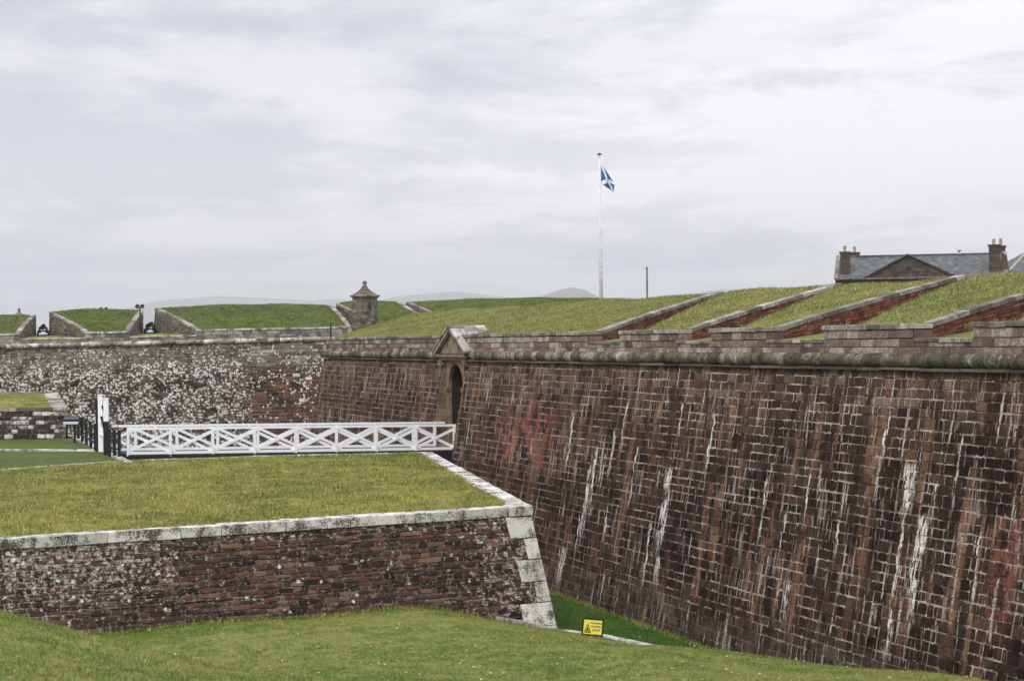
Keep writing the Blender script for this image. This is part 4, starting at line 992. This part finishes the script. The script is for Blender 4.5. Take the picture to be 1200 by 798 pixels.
# ------------------------------------------------------------------ sentry turrets
def turret(base, z0, z_eave, z_apex, r, label, rot=.35):
    o = empty('sentry_turret', (base.x, base.y, z0), label, 'sentry turret'); n = 6; H = z_eave - z0
    vsx = lambda rr, z, k: Vector((base.x + rr * math.cos(rot + 2 * math.pi * k / n), base.y + rr * math.sin(rot + 2 * math.pi * k / n), z))
    m = MB()
    for k in range(n):
        a0, b0 = vsx(r * 1.07, z0, k), vsx(r * 1.07, z0, k + 1); a1, b1 = vsx(r, z_eave, k), vsx(r, z_eave, k + 1)
        L = (b0 - a0).length; out = ((a0 + b0) / 2 - Vector((base.x, base.y, z0))).normalized(); out.z = 0
        def fm(s, tt, dep, a0=a0, b0=b0, a1=a1, b1=b1, L=L, out=out):
            f = 1 - tt / H; a = a0.lerp(a1, f); b = b0.lerp(b1, f); return a.lerp(b, s / L) + out * dep
        m.add([a0, b0, b1, a1], [(0, 1, 2, 3)], bk=(.0, .0, .5)); masonry(m, 0, L, 0, H, fm, .2, .02, .34, .1, .012, .012, .006, cut=.15)
    m.build('body', M['tower'], o)
    m = MB(); prof = [(r * 1.02, -.12), (r * 1.24, -.02), (r * 1.26, .04), (r * 1.20, .06)]
    def ring(mb, prof, n=6, cap=True):
        vs = [vsx(rr, z_eave + z, k) for rr, z in prof for k in range(n)]; fs = [(i * n + k, i * n + (k + 1) % n, (i + 1) * n + (k + 1) % n, (i + 1) * n + k) for i in range(len(prof) - 1) for k in range(n)]
        fs.append(tuple((len(prof) - 1) * n + k for k in range(n))); mb.add(vs, fs)
    ring(m, prof); m.build('eaves_cornice', M['coping'], o)
    m = MB(); h = z_apex - z_eave
    ring(m, [(r * 1.2, .06), (r * .92, h * .20), (r * .62, h * .44), (r * .36, h * .72), (r * .2, h * .97)]); m.build('roof', M['tower'], o)
    f = lathe((base.x, base.y, z_apex), [(.16, -.03), (.17, .03), (.07, .08), (.06, .12), (.13, .16), (.155, .22), (.14, .29), (.06, .35), (.02, .38)], 14); f.build('finial', M['tower'], o, True)
    sl = MB(); k = 4
    dc = Vector((.35, -.93, 0)).normalized(); c = Vector((base.x, base.y, z_eave - .62)) + Vector((r * .42, -r * .80, 0)); sl.box(c, (.055, .08, .2)); sl.build('slit_window', M['ink'], o)
tb_ = P(428, 383, 118.0)
turret(tb_, -.7, 2.95, 3.56, .80, 'whole stone sentry turret with flared roof and ball finial at the rampart corner')
tb2 = P(22.5, 370, 190.0); turret(tb2, -.6, 3.0, P(22.5, 363.5, 190).z, .85, 'distant sentry turret, only its roof tip and ball finial above the leftmost turf')

# ------------------------------------------------------------------ flagpole, flag, second pole
fp = P(704.3, 349, 97.0); ft = P(702.6, 179.5, 97.0); X0 = (fp.x + ft.x) / 2
o = empty('flagpole', (X0, 97, -.3), 'tall white flagpole flying a blue and white flag above the rampart', 'flagpole')
m = MB(); m.tube([(X0, 97, -.3), (X0, 97, 4.5), (X0, 97, ft.z)], [.105, .085, .05], 14); m.build('pole', M['pole'], o, True)
m = MB(); m.tube([(X0, 97, ft.z), (X0, 97, ft.z + .03), (X0, 97, ft.z + .08)], [.13, .13, .03], 12); m.build('cap', M['iron'], o)
hz = P(703, 191, 97).z; me_ = MB(); nu, nv_ = 44, 30; vs = []; fs = []; mi = []
for i in range(nu + 1):
    u = i / nu
    for j in range(nv_ + 1):
        v = j / nv_
        tx = .70 * u ** .9; zt_ = -1.02 * u ** 1.05; zb_ = -1.02 - .42 * u
        x = tx * (1 - .06 * v); z = zt_ + (zb_ - zt_) * v
        yy = (.16 * math.sin(u * 10 + v * 2.2) + .06 * math.sin(u * 23 + v * 5)) * (u ** .5)
        vs.append((X0 + .07 + x + .03 * math.sin(u * 9 + v * 3) * u, 97 + yy, hz + z))
for i in range(nu):
    for j in range(nv_):
        k = i * (nv_ + 1) + j; fs.append((k, k + nv_ + 1, k + nv_ + 2, k + 1)); u, v = (i + .5) / nu, (j + .5) / nv_
        mi.append(1 if (abs(u - v) < .13 or abs(u + v - 1) < .13) else 0)
me_.add(vs, fs); me_.mi = mi
fo = me_.build('flag', [M['blue'], M['flagwhite']], o, True); sm = fo.modifiers.new('s', 'SOLIDIFY'); sm.thickness = .006
p1, p0_ = P(758, 312, 92), P(759, 347, 92); m = MB(); m.tube([(p1.x, 92, -.3), (p1.x, 92, p1.z)], [.05, .04], 10); m.tube([(p1.x, 92, p1.z), (p1.x, 92, p1.z + .05)], [.06, .03], 10)
tag(m.build('mast', M['tower']), 'short bare grey mast on the rampart to the right of the flagpole', 'mast')

# ------------------------------------------------------------------ barrack houses
def pitched(parent, x0, x1, y0, y1, ze, zr, ov=.25, name='roof'):
    m = MB(); ym = (y0 + y1) / 2; L = math.hypot(ym - y0, zr - ze)
    for sg, ya in ((1, y0 - ov), (-1, y1 + ov)):
        zz_ = ze - ov * (zr - ze) / (ym - y0)
        vs = [(x0, ya, zz_), (x1, ya, zz_), (x1, ym, zr), (x0, ym, zr)]; st = [(x0, 0, 0), (x1, 0, 0), (x1, L + ov, 0), (x0, L + ov, 0)]
        vs2 = [(p[0], p[1], p[2] - .12) for p in vs]
        m.add(vs + vs2, [(0, 1, 2, 3), (7, 6, 5, 4), (0, 4, 5, 1), (1, 5, 6, 2), (3, 7, 4, 0)], st + st)
    m.bar((x0, ym, zr + .04), (x1, ym, zr + .04), .3, .14); return m.build(name, M['slate'], parent)
DH = 190.0; hx0, hx1 = P(980, 327, DH).x, P(1177, 320, DH).x; ze = P(1060, 322.3, DH).z; zr = P(1060, 297.5, DH + 4.5).z
ho = empty('barrack_house', ((hx0 + hx1) / 2, DH, -3), 'dark stone barrack house with slate roof, central triangular pediment and end chimneys', 'house')
m = MB(); bwm = lambda s, tt, dep: Vector((hx0 + s, DH - dep, ze - tt)); m.box(((hx0 + hx1) / 2, DH + 4.5, (ze - 3) / 2), ((hx1 - hx0) / 2, 4.5, (ze + 3) / 2))
masonry(m, 0, hx1 - hx0, 0, 1.6, bwm, .3, .03, .6, .2, .02, .02)
for x_ in (hx0, hx1):                                                  # gable triangles
    e = -.01 if x_ == hx0 else .01
    m.add([(x_ + e, DH, ze), (x_ + e, DH + 9, ze), (x_ + e, DH + 4.5, zr - .02)], [(0, 1, 2)])
m.build('walls', M['house'], ho)
pitched(ho, hx0 + .2, hx1 - .2, DH, DH + 9, ze, zr)
for x_ in (hx0 + .1, hx1 - .1):
    m = MB(); 
    for sg, ya in ((1, DH - .3), (-1, DH + 9.3)): m.bar((x_, ya, ze - .12), (x_, DH + 4.5, zr + .12), .42, .16)
    m.build('gable_coping', M['coping'], ho)
pl, prr, pm = P(1018, 323, DH - 1.2), P(1121, 321, DH - 1.2), P(1067, 295.8, DH - 1.2)
m = MB(); zb_ = ze - .05; v = [(pl.x, DH - 1.2, zb_), (prr.x, DH - 1.2, zb_), (pm.x, DH - 1.2, pm.z - .1)]; v += [(p[0], DH + 3.8, p[2]) for p in v]
m.add(v, [(0, 1, 2), (3, 5, 4)]); m.box(((pl.x + prr.x) / 2, DH - .6, (ze - 3) / 2 - .05), ((prr.x - pl.x) / 2 - .1, .6, (ze + 3) / 2))
gm = lambda s, tt, dep: Vector((s, DH - 1.2 - dep, pm.z - .1 - tt))
H_ = pm.z - .1 - zb_; masonry(m, lambda tt: pm.x - (pm.x - pl.x) * (tt / H_) + .15, lambda tt: pm.x + (prr.x - pm.x) * (tt / H_) - .15, .12, H_, gm, .25, .02, .5, .15, .02, .02)
pd = m.build('pediment', M['house'], ho)
m = MB()
for sg, e_ in ((-1, pl), (1, prr)):
    a = (e_.x + sg * .25, 0, zb_ - .02); b = (pm.x, 0, pm.z + .06)
    vs = [(a[0], DH - 1.45, a[2]), (b[0], DH - 1.45, b[2]), (b[0], DH + 4.3, b[2]), (a[0], DH + 4.3, a[2])]; vs2 = [(p[0], p[1], p[2] - .14) for p in vs]
    m.add(vs + vs2, [(0, 1, 2, 3), (7, 6, 5, 4), (0, 4, 5, 1), (2, 6, 7, 3), (0, 3, 7, 4)], [(p[1], p[0], 0) for p in vs + vs2])
m.build('pediment_roof', M['slate'], ho)
m = MB(); m.box(((pl.x + prr.x) / 2, DH - 1.35, zb_ - .1), ((prr.x - pl.x) / 2 + .3, .18, .1)); m.box(((hx0 + hx1) / 2, DH - .12, ze - .1), ((hx1 - hx0) / 2, .12, .09)); m.build('cornice', M['coping'], ho)
m = MB(); c_ = P(1068, 313, DH - 1.2); m.tube([(c_.x, DH - 1.26, c_.z), (c_.x, DH - 1.22, c_.z)], [.42, .42], 20); rw = m.build('round_window', M['dark_joint'], ho)
m = MB(); m.tube([(c_.x, DH - 1.30, c_.z), (c_.x, DH - 1.265, c_.z)], [.30, .30], 20); m.build('pane', M['house'], rw)
def chimney(parent, xa, xb, ytop, ybot, y, dep, pots, potr):
    a, b = P(xa, ytop, y), P(xb, ytop, y); zt_ = a.z; zb_ = P(xa, ybot, y).z
    m = MB(); m.box(((a.x + b.x) / 2, y, (zt_ + zb_) / 2), ((b.x - a.x) / 2, dep, (zt_ - zb_) / 2)); m.box(((a.x + b.x) / 2, y, zt_ - .05), ((b.x - a.x) / 2 + .1, dep + .1, .1))
    mp = lambda s, tt, dd: Vector((a.x + s, y - dep - dd, zt_ - .2 - tt)); masonry(m, 0, b.x - a.x, 0, zt_ - zb_ - .2, mp, .2, .02, .35, .1, .015, .015)
    ch = m.build('chimney', M['house'], parent)
    for px, pt in pots:
        q = P(px, pt, y); c = lathe((q.x, y, zt_ + .04), [(.20, 0), (.17, .1), (.15, q.z - zt_ - .15), (.19, q.z - zt_ - .1), (.19, q.z - zt_ - .04), (.12, q.z - zt_ - .04)], 12); c.build('chimney_pot', M['pot'], ch, True)
chimney(ho, 983, 994, 293, 326, DH + 1.2, .5, [(988, 285.5)], .2)
chimney(ho, 977, 988, 294, 320, DH + 7.8, .5, [(982.5, 286.5)], .2)
chimney(ho, 1153, 1165.5, 286.5, 322, DH + 1.2, .55, [(1158.5, 279.5)], .2)
chimney(ho, 1149, 1159, 288, 322, DH + 6.0, .55, [(1154, 279)], .2)
q = P(1111, 291, DH + 4.5); c = lathe((q.x, DH + 4.5, zr), [(.28, 0), (.22, .12), (.12, .14), (.12, q.z - zr - .2), (.2, q.z - zr - .18), (.18, q.z - zr - .04), (.05, q.z - zr)], 12); c.build('roof_vent', M['pot'], ho, True)
m = MB(); e0_ = P(1172, 290, DH + 1); m.add([(hx1 - .4, DH + .8, 8.3), (hx1 + .02, DH + .8, 8.0), (hx1 + .55, DH + .8, 4.0), (hx1 - .4, DH + .8, 4.0), (hx1 - .4, DH + 5, 8.3), (hx1 + .02, DH + 5, 8.0), (hx1 + .55, DH + 5, 4.0), (hx1 - .4, DH + 5, 4.0)],
                [(0, 1, 2, 3), (7, 6, 5, 4), (1, 5, 6, 2), (0, 4, 5, 1)]); m.build('gable_wall', M['house'], ho)
ho.rotation_euler = (0, 0, R(-13))
# second building, cut by the right edge
h2 = empty('slate_roofed_building', (66, 206, -3), 'pale hipped slate roof cut off by the right edge, beside the barrack house', 'house')
a = P(1181, 319.5, 200); z2 = a.z; m = MB(); m.box((a.x + 10, 206, (z2 - 3) / 2), (10, 6, (z2 + 3) / 2 - .02)); m.build('walls', M['house'], h2)
zr2 = P(1200, 303, 206).z + 1.1; x0_, x1_ = a.x - .3, a.x + 20.3; y0_, y1_ = 199.6, 212.4; s_ = (zr2 - z2); rx = 4.2
m = MB(); v = [(x0_, y0_, z2), (x1_, y0_, z2), (x1_, y1_, z2), (x0_, y1_, z2), (x0_ + rx, 206, zr2), (x1_ - rx, 206, zr2)]
def face(vv, st): m.add(vv, [tuple(range(len(vv)))], st)
face([v[0], v[1], v[5], v[4]], [(0, 0, 0), (20, 0, 0), (16, 7, 0), (4, 7, 0)]); face([v[2], v[3], v[4], v[5]], [(0, 0, 0), (20, 0, 0), (16, 7, 0), (4, 7, 0)])
face([v[3], v[0], v[4]], [(0, 0, 0), (13, 0, 0), (6.5, 7, 0)]); face([v[1], v[2], v[5]], [(0, 0, 0), (13, 0, 0), (6.5, 7, 0)]); m.build('roof', M['slate'], h2)
m = MB(); m.bar(v[0], v[4], .3, .14); m.bar(v[4], v[5], .3, .14); m.bar((hx1 - .5, DH + 4, z2 + .05), (a.x + .4, 200.5, z2 + .15), .5, .35); m.build('hip_ridge', M['coping'], h2)

# ------------------------------------------------------------------ warning sign
sp = P(694, 752.5, 50.2); gz = float(ground_z(np.array(sp.x), np.array(sp.y)))
sg = empty('warning_sign', (sp.x, sp.y, gz), 'small yellow warning sign with black border and triangle, standing at the kerb near the ditch', 'sign')
tilt = Matrix.Rotation(R(5.5), 3, 'Y')
cz_ = -((739.0 + ROLL * 94.5) - HY) / F * 50.2 + .15; cc_ = Vector((P(694.7, 739.2, 50.2).x, 50.2, cz_))
ax = (tilt @ Vector((1, 0, 0)), Vector((0, 1, 0)), tilt @ Vector((0, 0, 1)))
m = MB(); m.box(cc_, (.290, .012, .232), ax); m.build('frame', M['ink'], sg)
m = MB(); m.box(cc_ - ax[1] * .014, (.245, .004, .190), ax); plate = m.build('plate', M['yellow'], sg)
for dx in (-.13, .14):
    m = MB(); a = cc_ + ax[0] * dx + ax[1] * .012 - ax[2] * .2; m.bar(a, (a.x, a.y, gz - .1), .028, .028, up=(0, 1, 0)); m.build('leg', M['ink'], sg)
def on(u, v): return cc_ + ax[0] * u + ax[2] * v - ax[1] * .0195
m = MB()
O_ = [(-.222, -.125), (-.042, -.125), (-.132, .105)]; I_ = [(-.19, -.100), (-.074, -.100), (-.132, .050)]
m.add([on(*p) for p in O_ + I_], [(0, 1, 4, 3), (1, 2, 5, 4), (2, 0, 3, 5)])
m.add([on(*p) for p in [(-.16, -.095), (-.105, -.095), (-.100, -.055), (-.125, -.03), (-.165, -.045)]], [(0, 1, 2, 3, 4)])   # falling figure over an edge
m.add([on(*p) for p in [(-.145, -.028), (-.12, -.028), (-.12, -.002), (-.145, -.002)]], [(0, 1, 2, 3)])
m.add([on(*p) for p in [(-.222, -.16), (-.042, -.16), (-.042, -.138), (-.222, -.138)]], [(0, 1, 2, 3)]); m.build('triangle', M['ink'], plate)
def text(s, u, v, size, parent):
    cu = bpy.data.curves.new('t', 'FONT'); cu.body = s; cu.size = size; cu.align_x = 'CENTER'; cu.align_y = 'CENTER'; cu.offset = size * .025
    to = bpy.data.objects.new('t', cu); COL.objects.link(to); bpy.context.view_layer.update()
    me = bpy.data.meshes.new_from_object(to.evaluated_get(bpy.context.evaluated_depsgraph_get())); bpy.data.objects.remove(to)
    for vv in me.vertices: vv.co = on(u + vv.co.x * .98, v + vv.co.y)
    return link('lettering', me, M['ink'], parent)
text('WARNING', .092, .105, .068, plate); text('SUDDEN', .092, .015, .072, plate); text('DROP', .092, -.080, .078, plate)

# ------------------------------------------------------------------ grass blades
def blades(name, pts, mat, h, wd, label, rs=11):
    rg = np.random.default_rng(rs); n = len(pts); p = np.asarray(pts, float)
    th = rg.uniform(0, 2 * np.pi, n); hh = h * rg.uniform(.45, 1.3, n); ww = wd * rg.uniform(.6, 1.4, n); ln = rg.normal(0, .45, (n, 2)) * hh[:, None]
    dx, dy = np.cos(th) * ww / 2, np.sin(th) * ww / 2
    V = np.zeros((n, 3, 3)); V[:, 0] = p + np.stack([dx, dy, -.01 + 0 * dx], -1); V[:, 1] = p - np.stack([dx, dy, .01 + 0 * dx], -1)
    V[:, 2] = p + np.stack([ln[:, 0], ln[:, 1], hh], -1)
    me = bpy.data.meshes.new(name); me.vertices.add(n * 3); me.vertices.foreach_set('co', V.ravel())
    me.loops.add(n * 3); me.loops.foreach_set('vertex_index', np.arange(n * 3)); me.polygons.add(n)
    me.polygons.foreach_set('loop_start', np.arange(n) * 3); me.update(calc_edges=True)
    a = me.attributes.new('blk', 'FLOAT_VECTOR', 'POINT'); a.data.foreach_set('vector', np.repeat(rg.uniform(0, 1, (n, 3)), 3, 0).astype('f').ravel())
    o = link(name, me, mat); return tag(o, label, 'grass', None, 'stuff')
n = 420000; yy = rng.uniform(22, 53, n); xx = rng.uniform(-1, 1, n) * (.29 * yy + 1.0)
ok = yy < bound(xx) - .05; xx, yy = xx[ok], yy[ok]
wn = np.sin(xx * 3.1 + 1.7 * np.sin(yy * 1.3)) * np.sin(yy * 2.3 + 1.3 * np.sin(xx * 1.9)); ok = rng.uniform(-1.2, 1, len(xx)) < wn * .5 + .4; xx, yy = xx[ok], yy[ok]
zz_ = np.concatenate([ground_z(a, b) for a, b in zip(np.array_split(xx, 40), np.array_split(yy, 40))])
blades('grass', np.stack([xx, yy, zz_], -1), M['b_bank'], .050, .014, 'short mown grass on the foreground bank')
def inside(poly, x, y):
    r = np.zeros(len(x), bool); n_ = len(poly)
    for i in range(n_):
        a, b = poly[i], poly[(i + 1) % n_]; c = ((a[1] > y) != (b[1] > y)) & (x < (b[0] - a[0]) * (y - a[1]) / (b[1] - a[1] + 1e-12) + a[0]); r ^= c
    return r
n = 170000; xx = rng.uniform(-24, 1, n); yy = rng.uniform(40, 82, n); ok = inside([(p[0], p[1]) for p in LAWN], xx, yy); xx, yy = xx[ok], yy[ok]
blades('grass', np.stack([xx, yy, ZR + .01 + 0 * xx], -1), M['b_lawn'], .065, .022, 'yellowing grass on top of the outwork', 12)
def on_mesh(me_obj, n, ymax=999, seed=1):
    rg = np.random.default_rng(seed); me = me_obj.data; nf = len(me.polygons); co = np.zeros(len(me.vertices) * 3); me.vertices.foreach_get('co', co); co = co.reshape(-1, 3)
    ar = np.zeros(nf); me.polygons.foreach_get('area', ar); fv = np.array([tuple(p.vertices)[:4] if len(p.vertices) >= 4 else tuple(p.vertices) + (p.vertices[0],) for p in me.polygons])
    k = rg.choice(nf, n, p=ar / ar.sum()); u, v = rg.uniform(0, 1, (2, n, 1)); a, b, c, d_ = [co[fv[k, i]] for i in range(4)]
    return (a * (1 - u) + b * u) * (1 - v) + (d_ * (1 - u) + c * u) * v
blades('grass', on_mesh(bpy.data.objects['rampart_turf'], 170000, seed=3), M['b_ramp'], .075, .026, 'tufted grass on the rampart slopes above the long wall', 13)
blades('grass', on_mesh(bpy.data.objects['bastion_turf'], 50000, seed=4), M['b_dark'], .09, .05, 'grass on the turf humps of the far bastion', 14)
n = 60000; xx = rng.uniform(0, 14, n); yy = rng.uniform(46, 72, n)
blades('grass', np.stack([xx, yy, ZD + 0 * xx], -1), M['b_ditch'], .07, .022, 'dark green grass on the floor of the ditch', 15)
# coarse grass and weeds at wall feet
pts_ = []
for i in range(2600):
    s_ = random.uniform(4, 32); pts_.append(wall_mp(s_, T1 - .25, random.uniform(.0, .35) + .02))
for i in range(2600):
    s_ = random.uniform(-16, 1.5); p = rav_mp(s_, 3.4, .05 + random.uniform(0, .2)); p.z = float(ground_z(np.array(p.x), np.array(p.y))) ; pts_.append(p)
for i in range(1200):
    s_ = random.uniform(0, 32); p = RT - DF * s_ - NF * (.5 + random.uniform(0, .12)); pts_.append((p.x, p.y, ZR - .01))
for (a, b) in mer:
    for i in range(int((a and (b - a)) * 28)):
        s_ = random.uniform(a, b); pts_.append(tuple(W(s_, .57 + random.uniform(-.05, .06), ZF - .03)))
for i, (far, near) in enumerate(side_lines()):
    for ln, off in ((near, .1), (far, -.1)):
        if i == 0 and ln is far: continue
        for k in range(240):
            f = random.random(); wi = .55 + (WC - .55) * f; pts_.append(tuple(W(ln[0] + (ln[1] - ln[0]) * f + off * random.uniform(0, 3), wi, ztop(wi) - .01)))
blades('grass', [tuple(p) for p in pts_], M['b_lawn'], .13, .022, 'longer unmown grass along the feet of the walls', 16)

lv = []
for i in range(900):
    y = random.uniform(30, 50); x = random.uniform(-.29, .29) * y
    if y < float(bound(x)) - .2: lv.append((x, y, float(ground_z(np.array(x), np.array(y))) + .035))
for i in range(350): lv.append((random.uniform(1, 12), random.uniform(48, 68), ZD + .05))
for i in range(260):
    y = random.uniform(50, 78); x = random.uniform(-.26, 0) * y
    if inside([(p[0], p[1]) for p in LAWN], np.array([x]), np.array([y]))[0]: lv.append((x, y, ZR + .07))
m = MB()
for p in lv:
    a = random.uniform(0, 6.3); q = random.uniform(.018, .045); ax1 = Vector((math.cos(a), math.sin(a), random.uniform(-.4, .4))) * q; ax2 = Vector((-math.sin(a), math.cos(a), random.uniform(-.4, .4))) * q * .6
    p = Vector(p); m.add([p - ax1, p + ax2, p + ax1, p - ax2], [(0, 1, 2, 3)])
tag(m.build('fallen_leaves', M['leaf']), 'tiny pale fallen leaves and daisies scattered over the mown grass', 'leaves', None, 'stuff')

# ------------------------------------------------------------------ haze: one closed box of even air round everything
m = MB(); m.box((0, 6500, 250), (13500, 7700, 270)); hzo = m.build('haze', bpy.data.materials.new('haze_air'))
hm = hzo.data.materials[0]; hm.use_nodes = True; nt = hm.node_tree; nt.nodes.clear(); out = nt.nodes.new('ShaderNodeOutputMaterial'); pv = nt.nodes.new('ShaderNodeVolumePrincipled')
pv.inputs['Color'].default_value = (.88, .90, .93, 1); pv.inputs['Density'].default_value = .00014; nt.links.new(pv.outputs[0], out.inputs['Volume'])
tag(hzo, 'pale haze in the air', 'haze', None, 'stuff')
